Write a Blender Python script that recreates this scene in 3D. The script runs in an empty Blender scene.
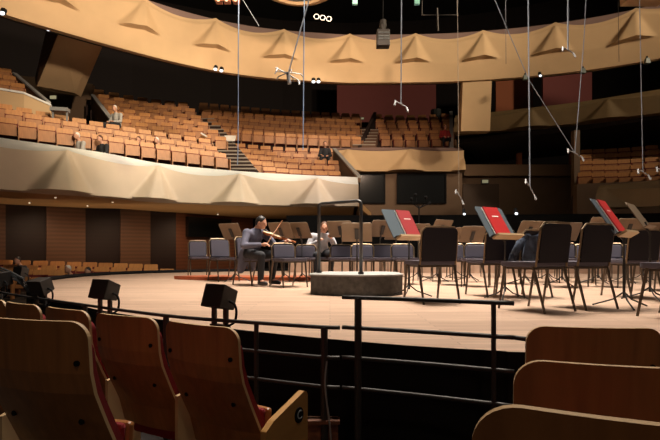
import bpy, bmesh, math, random
from mathutils import Vector, Matrix, Euler
random.seed(7)
scene = bpy.context.scene
COL = scene.collection
PI = math.pi
# ------------------------------------------------------------------ camera, exposure, world, lights
F = 500.0; CX = 330.0; HY = 253.0; CZ = 1.36; SZ = 0.80     # focal px, horizon row, eye height, stage height
cam_data = bpy.data.cameras.new('camera'); cam = bpy.data.objects.new('camera', cam_data); COL.objects.link(cam)
cam.location = (0, 0, CZ); cam.rotation_euler = (PI/2, 0, 0)
cam_data.sensor_width = 36.0; cam_data.lens = F*36.0/660.0
cam_data.shift_y = (HY-220.0)/660.0
cam_data.clip_start = 0.05; cam_data.clip_end = 200
scene.camera = cam
scene.view_settings.view_transform = 'Standard'; scene.view_settings.look = 'None'
scene.view_settings.exposure = 0.0; scene.view_settings.gamma = 1.0
scene.view_settings.use_curve_mapping = False
w = bpy.data.worlds.new('world'); scene.world = w; w.use_nodes = True
w.node_tree.nodes['Background'].inputs[0].default_value = (1.0, 0.85, 0.7, 1)
w.node_tree.nodes['Background'].inputs[1].default_value = 0.06

def aim(o, target):
    d = Vector(target)-o.location
    o.rotation_euler = d.to_track_quat('-Z', 'Y').to_euler()
def area(name, loc, target, size, power, color=(1, .86, .7), spread=180, size_y=None):
    l = bpy.data.lights.new(name, 'AREA'); l.energy = power; l.color = color; l.size = size; l.spread = math.radians(spread)
    if size_y: l.shape = 'RECTANGLE'; l.size_y = size_y
    o = bpy.data.objects.new(name, l); COL.objects.link(o); o.location = loc; aim(o, target); return o
def spot(name, loc, target, power, angle, blend=.6, color=(1, .86, .7), radius=.25):
    l = bpy.data.lights.new(name, 'SPOT'); l.energy = power; l.color = color
    l.spot_size = math.radians(angle); l.spot_blend = blend; l.shadow_soft_size = radius
    o = bpy.data.objects.new(name, l); COL.objects.link(o); o.location = loc; aim(o, target); return o
# ceiling lamps over the platform and the front rows, with added fill spots
area('stage_wash_lamp', (1.5, 9.5, 13.5), (1.5, 9.0, 0), 5.0, 1100, (1, .88, .74), 75)
spot('stage_spot_lamp', (2.0, 5.0, 13.0), (1.0, 9.5, 0.8), 1350, 52, .5, (1, .90, .80), .5)
spot('stage_spot_lamp', (6.0, 12.0, 13.0), (2.5, 6.5, 0.8), 1100, 50, .6, (1, .90, .80), .5)
area('ribbon_wash_lamp', (12.0, 11.5, 12.2), (-3.0, 19.5, 10.0), 1.0, 430, (1, .80, .56), 80)
area('ribbon_wash_lamp', (17.5, 8.5, 12.2), (8.5, 19.5, 10.5), 1.0, 280, (1, .80, .56), 80)
area('ribbon_wash_lamp', (0.0, 8.5, 13.4), (-7.0, 17.0, 10.5), 1.0, 90, (1, .80, .56), 80)
for ux, uy in ((-9.9, 15.9), (-7.8, 17.3), (-5.6, 18.6), (-3.2, 19.6)):
    spot('added_soffit_fill', (ux, uy, .25), (ux+.1, uy+.2, 3), 42, 140, .8, (1, .72, .44), .08)  # unseen fill spots added at floor level to brighten soffit and wall
spot('added_fin_fill', (0.5, 6.5, 8.2), (-10.0, 20.5, 7.2), 5500, 46, .8, (1, .78, .56), .3)  # unseen low spot added to brighten the slanted fin and nearby seats
spot('balcony_spot_lamp', (4.0, 7.0, 13.0), (-5.5, 17.5, 4.6), 3700, 36, .6, (1, .88, .54), .3)
spot('parapet_spot_lamp', (6.5, 10.0, 9.0), (-3.0, 16.8, 3.4), 2600, 38, .6, (1, .95, .90), .3)
spot('seat_spot_lamp', (3.0, 9.0, 13.0), (-1.6, 24.0, 6.0), 4200, 15, .8, (1, .84, .68), .2)
spot('added_rear_seat_fill', (0.5, 8.0, 8.2), (-1.5, 24.0, 6.8), 4200, 50, .8, (1, .74, .52), .3)  # unseen spot added low enough to reach the back rows under the ribbon
spot('added_centre_fill', (2.0, 8.0, 8.2), (3.5, 25.5, 5.6), 1600, 30, .8, (1, .70, .50), .3)  # unseen low spot added to lift the centre block seats
for lx, ly in ((-9.2, 16.4), (-7.2, 17.6), (-5.2, 19.3), (-2.9, 21.5)):
    spot('soffit_lamp', (lx, ly, 2.98), (lx-.25, ly+.8, 0), 110, 150, .9, (1, .68, .42), .06)
spot('added_recess_fill', (7.0, 21.0, 5.6), (7.5, 25.0, 3.0), 70, 120, .9, (1, .75, .5), .1)  # unseen warm spot added to lighten the recess wall
spot('house_lamp', (1.5, -3.5, 9.5), (0.3, 2.2, 0.6), 290, 75, .9, (1, .76, .52), .3)

# ------------------------------------------------------------------ materials
MATS = {}
def mat(name, col, rough=.6, metal=0, noise=0, scale=8, stretch=(1, 1, 1), emit=0, spec=.5, bump=0, grain=None):
    if name in MATS: return MATS[name]
    m = bpy.data.materials.new(name); m.use_nodes = True; nt = m.node_tree; b = nt.nodes['Principled BSDF']
    b.inputs['Base Color'].default_value = (*col, 1); b.inputs['Roughness'].default_value = rough
    b.inputs['Metallic'].default_value = metal; b.inputs['Specular IOR Level'].default_value = spec
    if emit:
        b.inputs['Emission Color'].default_value = (*col, 1); b.inputs['Emission Strength'].default_value = emit
    if noise or bump:
        tc = nt.nodes.new('ShaderNodeTexCoord'); mp = nt.nodes.new('ShaderNodeMapping')
        mp.inputs['Scale'].default_value = stretch
        n = nt.nodes.new('ShaderNodeTexNoise'); n.inputs['Scale'].default_value = scale; n.inputs['Detail'].default_value = 4
        nt.links.new(tc.outputs['Object'], mp.inputs[0]); nt.links.new(mp.outputs[0], n.inputs['Vector'])
        if noise:
            r = nt.nodes.new('ShaderNodeValToRGB')
            r.color_ramp.elements[0].position = .3; r.color_ramp.elements[1].position = .7
            r.color_ramp.elements[0].color = (*[c*(1-noise) for c in col], 1)
            r.color_ramp.elements[1].color = (*[min(1, c*(1+noise)) for c in col], 1)
            nt.links.new(n.outputs['Fac'], r.inputs[0]); nt.links.new(r.outputs[0], b.inputs['Base Color'])
        if bump:
            bp = nt.nodes.new('ShaderNodeBump'); bp.inputs['Strength'].default_value = bump; bp.inputs['Distance'].default_value = .01
            nt.links.new(n.outputs['Fac'], bp.inputs['Height']); nt.links.new(bp.outputs[0], b.inputs['Normal'])
    MATS[name] = m; return m

def plank_mat(name, c1, c2, board=.09, length=1.6, rough=.45):
    m = bpy.data.materials.new(name); m.use_nodes = True; nt = m.node_tree; b = nt.nodes['Principled BSDF']
    tc = nt.nodes.new('ShaderNodeTexCoord'); br = nt.nodes.new('ShaderNodeTexBrick')
    br.inputs['Color1'].default_value = (*c1, 1); br.inputs['Color2'].default_value = (*c2, 1)
    br.inputs['Mortar'].default_value = (*[c*.45 for c in c1], 1)
    br.inputs['Scale'].default_value = 1; br.inputs['Brick Width'].default_value = length; br.inputs['Row Height'].default_value = board
    br.inputs['Mortar Size'].default_value = .003; br.inputs['Bias'].default_value = .0
    n = nt.nodes.new('ShaderNodeTexNoise'); n.inputs['Scale'].default_value = 5; n.inputs['Detail'].default_value = 5
    mp = nt.nodes.new('ShaderNodeMapping'); mp.inputs['Scale'].default_value = (.5, 7, 1)
    nt.links.new(tc.outputs['Object'], br.inputs[0]); nt.links.new(tc.outputs['Object'], mp.inputs[0]); nt.links.new(mp.outputs[0], n.inputs[0])
    mx = nt.nodes.new('ShaderNodeMix'); mx.data_type = 'RGBA'; mx.blend_type = 'MULTIPLY'; mx.inputs[0].default_value = .5
    r = nt.nodes.new('ShaderNodeValToRGB'); r.color_ramp.elements[0].position = .35; r.color_ramp.elements[0].color = (.6, .55, .5, 1); r.color_ramp.elements[1].position = .65
    nt.links.new(n.outputs[0], r.inputs[0]); nt.links.new(br.outputs[0], mx.inputs[6]); nt.links.new(r.outputs[0], mx.inputs[7])
    nt.links.new(mx.outputs[2], b.inputs['Base Color']); b.inputs['Roughness'].default_value = rough
    return m
def groove_mat(name, c, sp=.12):
    m = bpy.data.materials.new(name); m.use_nodes = True; nt = m.node_tree; b = nt.nodes['Principled BSDF']
    tc = nt.nodes.new('ShaderNodeTexCoord'); wv = nt.nodes.new('ShaderNodeTexWave'); wv.bands_direction = 'Z'
    wv.inputs['Scale'].default_value = 2.2; wv.inputs['Distortion'].default_value = .5
    r = nt.nodes.new('ShaderNodeValToRGB'); r.color_ramp.elements[0].color = (*[x*.75 for x in c], 1); r.color_ramp.elements[1].color = (*c, 1)
    nt.links.new(tc.outputs['Object'], wv.inputs[0]); nt.links.new(wv.outputs[1], r.inputs[0]); nt.links.new(r.outputs[0], b.inputs['Base Color'])
    b.inputs['Roughness'].default_value = .55
    return m

M_stage = plank_mat('stage_boards', (.60, .42, .31), (.46, .31, .225))
M_black = mat('black_paint', (.005, .005, .006), .8, spec=.2)
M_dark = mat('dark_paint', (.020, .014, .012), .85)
M_house = mat('house_wall', (.009, .0045, .004), .9)
M_carpet = mat('dark_carpet', (.02, .015, .014), .95, noise=.3, scale=30)
M_ceil = mat('ceiling_black', (.008, .007, .007), .95)
M_plaster = mat('ribbon_plaster', (.56, .38, .21), .75, noise=.04, scale=1.5)
M_plaster2 = mat('parapet_plaster', (.66, .54, .42), .55, noise=.04, scale=1.5)
M_rim = mat('parapet_cap', (.78, .78, .76), .35)
M_mauve = mat('mauve_rim', (.22, .14, .12), .7)
M_r2 = mat('shaded_plaster', (.16, .105, .045), .7, noise=.1, scale=2)  # same plaster as the other ribbons, darkened in colour for weak light
M_soffit = mat('soffit_wood', (.62, .36, .16), .6, noise=.12, scale=3, stretch=(1, 5, 1))
M_brown = groove_mat('brown_panel', (.15, .070, .036))
M_darkred = groove_mat('dark_red_panel', (.018, .005, .0035))
M_redbrown = groove_mat('red_brown_panel', (.17, .060, .028))
M_maroon = mat('maroon_wall', (.22, .055, .05), .8)
M_orange = mat('orange_wall', (.40, .12, .05), .8)
M_tanwall = mat('tan_wall', (.16, .10, .062), .8, noise=.06, scale=2)
M_seatwood = mat('beech_seat_wood', (.46, .205, .068), .45, noise=.14, scale=4, stretch=(6, 1, 1))
M_seatwood2 = mat('beech_pan_wood', (.36, .155, .055), .5, noise=.14, scale=4, stretch=(6, 1, 1))
M_shell = mat('plywood_shell', (.34, .135, .042), .36, noise=.16, scale=3, stretch=(9, 9, .6))
M_ply = mat('plywood_edge', (.62, .42, .22), .5)
M_red = mat('red_fabric', (.22, .012, .016), .9, bump=.3, scale=60)
M_deck = mat('step_carpet', (.035, .018, .014), .95)
M_step = mat('step_nosing', (.30, .25, .20), .7)
M_iron = mat('dark_iron', (.03, .028, .027), .5, .2)
M_bronze = mat('bronze_metal', (.26, .185, .11), .38, .6)
M_leg = mat('leg_metal', (.10, .075, .055), .4, .6)
M_fab = mat('purple_grey_fabric', (.088, .082, .112), .9, bump=.2, scale=50)
M_fabdk = mat('black_vinyl', (.013, .011, .017), .7, spec=.25)
M_desk = mat('music_desk_blue', (.12, .155, .185), .42, .2)
M_deskb = mat('music_desk_bronze', (.20, .142, .092), .5, .3, noise=.08, scale=4)
M_book = mat('red_folder', (.50, .020, .022), .5)
M_bookd = mat('dark_red_folder', (.34, .03, .035), .5)
M_paper = mat('paper_white', (.85, .82, .76), .7)
M_lip = mat('tan_lip', (.45, .32, .18), .5)
M_pod = mat('grey_podium_carpet', (.085, .082, .078), .9, noise=.35, scale=14)
M_podtop = mat('podium_top', (.30, .30, .29), .8)
M_redwood = mat('reddish_wood', (.42, .10, .035), .5, noise=.2, scale=5)
M_cable = mat('mic_cable', (.26, .29, .34), .5)
M_cabled = mat('dark_cable', (.05, .045, .04), .7)
M_white = mat('white_metal', (.24, .24, .245), .4)
M_led = mat('cold_lamp', (.85, .93, 1.0), .5, emit=1.3)
M_warm = mat('warm_lamp', (1.0, .62, .35), .5, emit=1.0)
M_warmdim = mat('warm_lamp_dim', (1.0, .8, .55), .5, emit=.6)
M_green = mat('green_glass', (.25, .55, .45), .4, emit=.18)
M_sign = mat('lit_sign', (.62, .62, .40), .5, emit=.22)
M_glass = mat('control_window_glass', (.008, .009, .010), .12, spec=.6)
M_skin = mat('skin', (.52, .27, .18), .55)
M_hair = mat('black_hair', (.012, .010, .010), .5)
M_hairw = mat('white_hair', (.65, .62, .58), .7)
M_suit = mat('grey_blue_suit', (.115, .115, .165), .85, noise=.15, scale=8)
M_trouser = mat('black_trousers', (.014, .015, .020), .8)
M_shoe = mat('black_shoe', (.01, .01, .012), .35)
M_shirt = mat('white_shirt', (.7, .68, .66), .8)
M_violin = mat('violin_varnish', (.42, .13, .035), .3, noise=.2, scale=9)
M_spruce = mat('pale_spruce', (.80, .62, .42), .35)
M_ebony = mat('ebony', (.01, .009, .008), .3)
M_denim = mat('blue_denim', (.035, .05, .085), .9, noise=.5, scale=14, bump=.5)

# ------------------------------------------------------------------ helpers
def P(px, py, d): return Vector(((px-CX)/F*d, d, CZ-(py-HY)/F*d))
def zat(py, d): return CZ-(py-HY)/F*d
def tag(o, label=None, cat=None, group=None, kind=None):
    if label: o['label'] = label
    if cat: o['category'] = cat
    if group: o['group'] = group
    if kind: o['kind'] = kind
    return o
def empty(name, loc=(0, 0, 0), rz=0, label=None, cat=None, group=None):
    o = bpy.data.objects.new(name, None); COL.objects.link(o); o.location = loc; o.rotation_euler = (0, 0, rz)
    o.empty_display_size = .1
    return tag(o, label, cat, group)
class MB:
    def __init__(s): s.v = []; s.f = []; s.mi = []
    def add(s, vs, fs, m=0, T=None):
        o = len(s.v)
        s.v += [tuple(T @ Vector(v)) if T is not None else tuple(v) for v in vs]
        s.f += [tuple(i+o for i in f) for f in fs]; s.mi += [m]*len(fs)
    def box(s, c, size, rot=(0, 0, 0), m=0, taper=1.0):
        hx, hy, hz = size[0]/2, size[1]/2, size[2]/2
        vs = [(sx*hx*(taper if sz > 0 else 1), sy*hy*(taper if sz > 0 else 1), sz*hz) for sz in (-1, 1) for sy in (-1, 1) for sx in (-1, 1)]
        fs = [(0, 2, 3, 1), (4, 5, 7, 6), (0, 1, 5, 4), (2, 6, 7, 3), (0, 4, 6, 2), (1, 3, 7, 5)]
        s.add(vs, fs, m, Matrix.Translation(c) @ Euler(rot).to_matrix().to_4x4())
    def tube(s, pts, r, n=6, m=0, cap=True):
        pts = [Vector(p) for p in pts]; rr = r if isinstance(r, (list, tuple)) else [r]*len(pts)
        rings = []; up = None
        for i, p in enumerate(pts):
            a = pts[i]-pts[i-1] if i else pts[1]-pts[0]
            b = pts[i+1]-pts[i] if i < len(pts)-1 else a
            t = (a.normalized()+b.normalized())
            t = t.normalized() if t.length > 1e-6 else a.normalized()
            if up is None: up = Vector((0, 0, 1)) if abs(t.z) < .9 else Vector((1, 0, 0))
            u = t.cross(up); u = u.normalized() if u.length > 1e-5 else t.orthogonal().normalized()
            v = u.cross(t).normalized(); up = v
            rings.append([p+rr[i]*(math.cos(2*PI*k/n)*u+math.sin(2*PI*k/n)*v) for k in range(n)])
        vs = [q for R in rings for q in R]; fs = []
        for i in range(len(pts)-1):
            for k in range(n):
                a = i*n+k; b = i*n+(k+1) % n
                fs.append((a, b, b+n, a+n))
        if cap:
            fs.append(tuple(range(n-1, -1, -1))); fs.append(tuple((len(pts)-1)*n+k for k in range(n)))
        s.add(vs, fs, m)
    def prism(s, poly, z0, z1, m=0, T=None, mtop=None):
        n = len(poly); vs = [(x, y, z0) for x, y in poly]+[(x, y, z1) for x, y in poly]
        s.add(vs, [tuple(range(n-1, -1, -1))]+[(i, (i+1) % n, (i+1) % n+n, i+n) for i in range(n)], m, T)
        s.add(vs[n:], [tuple(range(n))], m if mtop is None else mtop, T)
    def ball(s, c, r, m=0, nu=12, nv=8, T=None):
        r = (r, r, r) if not isinstance(r, (tuple, list)) else r
        vs = [(0, 0, r[2])]; fs = []
        for j in range(1, nv):
            for i in range(nu):
                th = PI*j/nv; ph = 2*PI*i/nu
                vs.append((r[0]*math.sin(th)*math.cos(ph), r[1]*math.sin(th)*math.sin(ph), r[2]*math.cos(th)))
        vs.append((0, 0, -r[2])); L = len(vs)-1
        for i in range(nu):
            fs.append((0, 1+i, 1+(i+1) % nu)); fs.append((L, 1+(nv-2)*nu+(i+1) % nu, 1+(nv-2)*nu+i))
            for j in range(nv-2):
                a = 1+j*nu+i; b = 1+j*nu+(i+1) % nu; fs.append((a, a+nu, b+nu, b))
        Tm = Matrix.Translation(c) if T is None else Matrix.Translation(c) @ T
        s.add(vs, fs, m, Tm)
    def mesh(s, name, mats):
        me = bpy.data.meshes.new(name); me.from_pydata(s.v, [], s.f)
        for m in (mats if isinstance(mats, (list, tuple)) else [mats]): me.materials.append(m)
        me.polygons.foreach_set('material_index', s.mi); me.update()
        bm = bmesh.new(); bm.from_mesh(me); bmesh.ops.recalc_face_normals(bm, faces=bm.faces); bm.to_mesh(me); bm.free()
        return me
    def build(s, name, mats, parent=None, smooth=False, bevel=0, loc=None):
        o = bpy.data.objects.new(name, s.mesh(name, mats)); COL.objects.link(o)
        if parent: o.parent = parent
        if loc is not None: o.location = loc
        if smooth:
            for p in o.data.polygons: p.use_smooth = True
        if bevel:
            md = o.modifiers.new('bevel', 'BEVEL'); md.width = bevel; md.segments = 2; md.limit_method = 'ANGLE'
        return o
def copy_tree(o, parent=None):
    c = o.copy(); COL.objects.link(c)
    if parent: c.parent = parent
    for ch in list(o.children): copy_tree(ch, c)
    return c
def catmull(pts, n=12):
    pts = [Vector(p) for p in pts]; out = []
    for i in range(len(pts)-1):
        p0 = pts[max(i-1, 0)]; p1 = pts[i]; p2 = pts[i+1]; p3 = pts[min(i+2, len(pts)-1)]
        for k in range(n):
            t = k/n
            out.append(.5*((2*p1)+(-p0+p2)*t+(2*p0-5*p1+4*p2-p3)*t*t+(-p0+3*p1-3*p2+p3)*t**3))
    out.append(pts[-1]); return out
def resample(pts, step):
    L = [0]
    for a, b in zip(pts, pts[1:]): L.append(L[-1]+(b-a).length)
    n = max(2, int(L[-1]/step)); out = []; j = 0
    for i in range(n+1):
        s = L[-1]*i/n
        while j < len(L)-2 and L[j+1] < s: j += 1
        t = (s-L[j])/max(1e-9, L[j+1]-L[j]); out.append((pts[j].lerp(pts[j+1], t), s))
    return out
ORD = 'first second third fourth fifth sixth seventh eighth ninth tenth eleventh twelfth thirteenth fourteenth fifteenth sixteenth seventeenth eighteenth nineteenth twentieth'.split()

# ------------------------------------------------------------------ the hall
def struct(mb, name, m, **k): return tag(mb.build(name, m, **k), kind='structure')
b = MB(); b.prism([(-32, -12), (34, -12), (34, 40), (-32, 40)], -.1, 0); struct(b, 'floor', M_carpet)
b = MB(); b.prism([(-32, -12), (34, -12), (34, 40), (-32, 40)], 17.0, 17.2); struct(b, 'ceiling', M_ceil)
def wall_strip(pts, z0, z1, name, m, th=.3):
    b = MB(); q = [Vector((p[0], p[1], 0)) for p in pts]
    for a, c in zip(q, q[1:]):
        d = (c-a).normalized(); nrm = Vector((-d.y, d.x, 0))*th
        b.prism([(a.x, a.y), (c.x, c.y), (c.x+nrm.x, c.y+nrm.y), (a.x+nrm.x, a.y+nrm.y)], z0, z1)
    return struct(b, name, m)
R = 27.0
arc = [(1.5+R*math.cos(a), 7+R*math.sin(a)) for a in [math.radians(t) for t in range(-20, 201, 10)]]
wall_strip(arc[::-1], 0, 17, 'wall_back', M_house)

# stage platform
edge = [P(595, 0, 2.75), P(528, 0, 2.86), P(495, 0, 2.92), P(412, 0, 3.06), P(330, 0, 3.26), P(290, 0, 3.45), P(238, 0, 3.75)]
edge = [(3.9, 2.9), (2.2, 2.72), (1.13, 2.82), (.96, 2.87), (.5, 3.02), (0, 3.26), (-.61, 3.62), (-1.35, 4.15), (-2.4, 5.05), (-4.15, 7.0), (-5.3, 8.8), (-5.75, 10.4), (-5.75, 12.3), (-4.6, 14.2), (-1, 16.0), (4, 17.2), (10, 16.5), (13, 13), (13.5, 8), (10, 4.5), (6.5, 3.3)]
ed = [(p.x, p.y) for p in catmull([(x, y, 0) for x, y in edge+[edge[0]]], 5)][:-1]
b = MB(); b.prism(ed, 0, SZ, 0, None, 1)
struct(b, 'floor_stage', [M_black, M_stage])
# dark rim along the far left platform edge
b = MB()
far = [Vector((p[0], p[1], SZ+.03)) for p in ed if p[0] < 0 and p[1] > 7.2]
b.tube(far, .055, 6); tag(b.build('platform_kerb', M_black), 'low black kerb bordering the far left edge of the platform', 'kerb')

# rear riser with pale wooden face
b = MB(); rp = [(-1.2, 14.4), (3, 14.0), (8, 13.4), (12.4, 12.0), (12.9, 13.2), (9.8, 16.2), (4, 16.9), (-1.0, 15.8)]
b.prism(rp, SZ, SZ+.30); tag(b.build('stage_riser', M_stage), 'long pale wooden riser at the back of the platform', 'riser')
b = MB(); b.prism([(-1.3, 14.9), (3.2, 14.7), (8.4, 14.2), (11.6, 13.4), (11.7, 13.6), (8.5, 14.4), (3.3, 14.9), (-1.3, 15.1)], SZ+.301, CZ+1.12)
tag(b.build('black_masking_screen', mat('black_drape', (.004, .004, .004), .98, spec=.05)), 'black screen standing across the rear riser behind the music stands', 'screen')
# low reddish board on the floor
b = MB(); a0 = P(171, 280, 10.4); a1 = P(300, 282, 9.9); a2 = P(352, 281, 10.4)
b.prism([(a0.x, 10.6), (a0.x+.5, 10.3), (a1.x, 10.0), (a2.x, 10.3), (a2.x, 10.9), (a1.x, 10.8), (a0.x+.6, 11.0)], SZ+.001, SZ+.075)
tag(b.build('low_step_board', M_redwood, bevel=.01), 'low reddish wooden board lying behind the violinist', 'board')

# ---- ribbons (balcony fronts)
def ribbon(name, ctrl, zb, zt, period, phase0, amp, dip, style, m, step=.055, nv=26, kind='structure', thick=.35, label=None, rimm=1):
    """ctrl: plan curve, left to right; zb, zt functions of t (0..1) or constants"""
    cur = resample(catmull([(x, y, 0) for x, y in ctrl], 10), step); N = len(cur); L = cur[-1][1]
    b = MB(); rows = nv+1
    def nrm(i):
        a = cur[max(i-1, 0)][0]; c = cur[min(i+1, N-1)][0]; d = (c-a).normalized(); return Vector((d.y, -d.x, 0))
    sm = lambda x: max(0, min(1, x))**2*(3-2*max(0, min(1, x)))
    vs = []
    for i, (p, s) in enumerate(cur):
        t = s/L; z0 = zb(t) if callable(zb) else zb; z1 = zt(t) if callable(zt) else zt
        n = nrm(i); ph = ((s-phase0)/period) % 1.0
        ztop = z1-dip*math.sin(PI*ph)**.8-(.10 if style == 'lower' else 0)
        for j in range(rows):
            v = j/nv
            if style == 'upper': z = z0+(ztop-z0)*v
            else: z = z0+(ztop-z0)*min(1, v/.86)+(z1-ztop)*max(0, (v-.86)/.14)
            u = ph if ph < .58 else ph-1          # distance from the peak, in periods
            if style == 'upper':
                vv = (v-.42)/.58; top_ = .9
            else:
                vv = v; top_ = .86
            off = 0
            if vv > 0 and v < top_+.02:
                h = 1-min(1, vv/top_)              # 0 at the peak, 1 at the base of the cone
                wl, wr = .39*h+.015, .27*h+.015
                if u < 0: pr_ = sm((u+wl)/(.55*wl))
                else: pr_ = 1-sm(u/wr)
                off = amp*h**.8*pr_
            if style == 'upper':
                off += -.05*sm((v-.90)/.04)-.30*max(0, .42-v)
            else:
                off += .12*(1-sm((v-.86)/.04))-.10*max(0, (v-.88)/.12)
            vs.append(p+n*off+Vector((0, 0, z)))
        if style == 'lower': ztop = z1
        # rim going back
        vs.append(p-n*.22+Vector((0, 0, ztop+.02)))
        vs.append(p-n*.25+Vector((0, 0, (z1+.03) if style == 'upper' else ztop+.03)))
        vs.append(p-n*(thick)+Vector((0, 0, (z1+.03) if style == 'upper' else ztop+.03)))
        vs.append(p-n*(thick)+Vector((0, 0, z0)))
    C = rows+4; fs = []; mi = []
    for i in range(N-1):
        for j in range(C):
            a = i*C+j; c = i*C+(j+1) % C
            fs.append((a, a+C, c+C, c)); mi.append(0 if j < (rows-1 if style == 'upper' else int(nv*.88)) or j == C-1 else rimm)
    fs.append(tuple(range(C))); mi.append(0); fs.append(tuple((N-1)*C+j for j in range(C-1, -1, -1))); mi.append(0)
    b.v = [tuple(v) for v in vs]; b.f = fs; b.mi = mi
    o = b.build(name, m, smooth=True)
    md = o.modifiers.new('edge', 'EDGE_SPLIT'); md.split_angle = math.radians(40)
    tag(o, kind='structure'); return o
ring = [(-12.6, 9.0), (-11.9, 11.8), (-9.8, 14.9), (-6.1, 18.5), (-3.2, 20.2), (0, 20.9), (1.7, 21), (5.5, 20.8), (9.2, 19.9), (12.1, 18.4), (15, 15.8), (17, 12)]
cc = resample(catmull([(x, y, 0) for x, y in ring], 10), .05)
s0 = min(cc, key=lambda q: abs(q[0].x-.84) + (0 if q[0].y > 18 else 99))[1]
ribbon('wall_upper_ribbon', ring, CZ+7.2, CZ+9.25, 2.76, s0, .26, .30, 'upper', [M_plaster, M_mauve], nv=34)
# slab behind the upper ribbon
def slab(name, ctrl, z0, z1, depth, m):
    cur = [c[0] for c in resample(catmull([(x, y, 0) for x, y in ctrl], 8), .5)]; b = MB(); out = []
    for i, p in enumerate(cur):
        a = cur[max(i-1, 0)]; c = cur[min(i+1, len(cur)-1)]; d = (c-a).normalized(); out.append(p-Vector((d.y, -d.x, 0))*depth)
    inn = [p+(q-p).normalized()*.36 for p, q in zip(cur, out)]
    for i in range(len(cur)-1):
        b.prism([(inn[i].x, inn[i].y), (inn[i+1].x, inn[i+1].y), (out[i+1].x, out[i+1].y), (out[i].x, out[i].y)], z0, z1)
    return struct(b, name, m)
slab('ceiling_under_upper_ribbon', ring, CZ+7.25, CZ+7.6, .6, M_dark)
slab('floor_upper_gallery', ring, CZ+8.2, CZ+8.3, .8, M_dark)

lower = [((px-CX)/F*d, d) for px, d in ((-120, 11.0), (-60, 12.2), (0, 13.1), (100, 14.6), (165, 16.2), (240, 17.2), (300, 17.6), (358, 17.75))]
lc = resample(catmull([(x, y, 0) for x, y in lower], 10), .05); LL = lc[-1][1]
s1 = min(lc, key=lambda q: abs(q[0].x+3.1))[1]
ribbon('wall_lower_parapet', lower, lambda t: CZ+1.66, lambda t: CZ+3.12-.42*t, 2.72, s1, .42, .17, 'lower', [M_plaster2, M_rim], thick=.40)
# soffit below the lower balcony
wallpts = [(-14.5, 13.5), (-11.3, 17), (-9.0, 18.6), (-7.9, 18.9), (-6.3, 21), (-3.8, 24), (-1.0, 25.0), (2.2, 25.2)]
b = MB(); A = [c[0] for c in resample(catmull([(x, y, 0) for x, y in lower], 8), .5)]
B = [c[0] for c in resample(catmull([(x, y, 0) for x, y in wallpts], 8), .5)]
n = 40
A = [A[int(i*(len(A)-1)/n)] for i in range(n+1)]; B = [B[int(i*(len(B)-1)/n)] for i in range(n+1)]
for i in range(n):
    a, c, d, e = A[i], A[i+1], B[i+1], B[i]
    a = a+(e-a).normalized()*.2; c = c+(d-c).normalized()*.2
    b.prism([(a.x, a.y), (c.x, c.y), (d.x, d.y), (e.x, e.y)], CZ+1.67, CZ+1.9)
struct(b, 'ceiling_under_balcony', M_soffit)
# panelled wall under the balcony: alternating brown and dark red bays
def px_wall(px0, d0, px1, d1, zt, name, m, z0=0, proud=0):
    a = Vector(((px0-CX)/F*d0, d0, 0)); c = Vector(((px1-CX)/F*d1, d1, 0)); d = (c-a).normalized(); nr = Vector((-d.y, d.x, 0))
    a = a-nr*proud; c = c-nr*proud
    b = MB(); b.prism([(a.x, a.y), (c.x, c.y), (c.x+nr.x*(.25+proud), c.y+nr.y*(.25+proud)), (a.x+nr.x*(.25+proud), a.y+nr.y*(.25+proud))], z0, zt)
    return struct(b, name, m)
dd = lambda px: 17+(px/176)*(20.6-17)
bays = [(-140, -30, 1), (-30, 5, 0), (5, 46, 1), (46, 85, 0), (85, 120, 1), (120, 150, 0), (150, 176, 1)]
for x0, x1, dk in bays: px_wall(x0, dd(x0), x1, dd(x1), CZ+1.7, 'wall_panel', M_darkred if dk else M_brown, proud=0 if dk else .08)
px_wall(176, 20.6, 253, 24.0, CZ+1.7, 'wall_stage_left', M_redbrown)
b = MB(); a = P(187, 218, 20.9); c = P(230, 237, 22.8)
d = Vector((c.x-a.x, c.y-a.y, 0)).normalized(); nr = Vector((-d.y, d.x, 0))*-.1
b.prism([(a.x+nr.x, a.y+nr.y), (c.x+nr.x, c.y+nr.y), (c.x-nr.x, c.y-nr.y), (a.x-nr.x, a.y-nr.y)], zat(237.5, 21.8), zat(218, 21.8))
struct(b, 'window_1', M_glass)
px_wall(253, 25.4, 345, 25.2, CZ+1.7, 'wall_recess', M_black)
# closing panel at the end of the lower balcony (its right side)
b = MB(); e = lower[-1]
b.prism([(e[0]-.12, e[1]+.05), (e[0]+.0, e[1]+.05), (e[0]+.25, 24.2), (e[0]+.1, 24.2)], CZ+1.67, CZ+2.55); struct(b, 'wall_balcony_end', M_tanwall)

# ---- central block
DB = 23.5
x0, x1 = (333-CX)/F*DB, (530-CX)/F*DB
xw = (463-CX)/F*DB
b = MB(); b.prism([(x0, DB+.15), (xw, DB+.15), (xw, 30), (x0, 30)], 0, zat(170, DB)); struct(b, 'wall_centre', M_tanwall)
def winrect(px0, py0, px1, py1, d, name):
    b = MB(); a = P(px0, py0, d); c = P(px1, py1, d)
    b.box(((a.x+c.x)/2, d+.02, (a.z+c.z)/2), (c.x-a.x, .05, a.z-c.z), m=1)
    for (u0, u1, w0, w1) in ((a.x-.06, a.x, c.z, a.z), (c.x, c.x+.06, c.z, a.z), (a.x-.06, c.x+.06, a.z, a.z+.06), (a.x-.06, c.x+.06, c.z-.08, c.z)):
        b.box(((u0+u1)/2, d, (w0+w1)/2), (u1-u0, .12, w1-w0))
    return struct(b, name, [M_black, M_glass])
winrect(360, 175, 384, 202, DB+.1, 'window_2'); winrect(398, 175, 445, 202, DB+.1, 'window_3')
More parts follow.
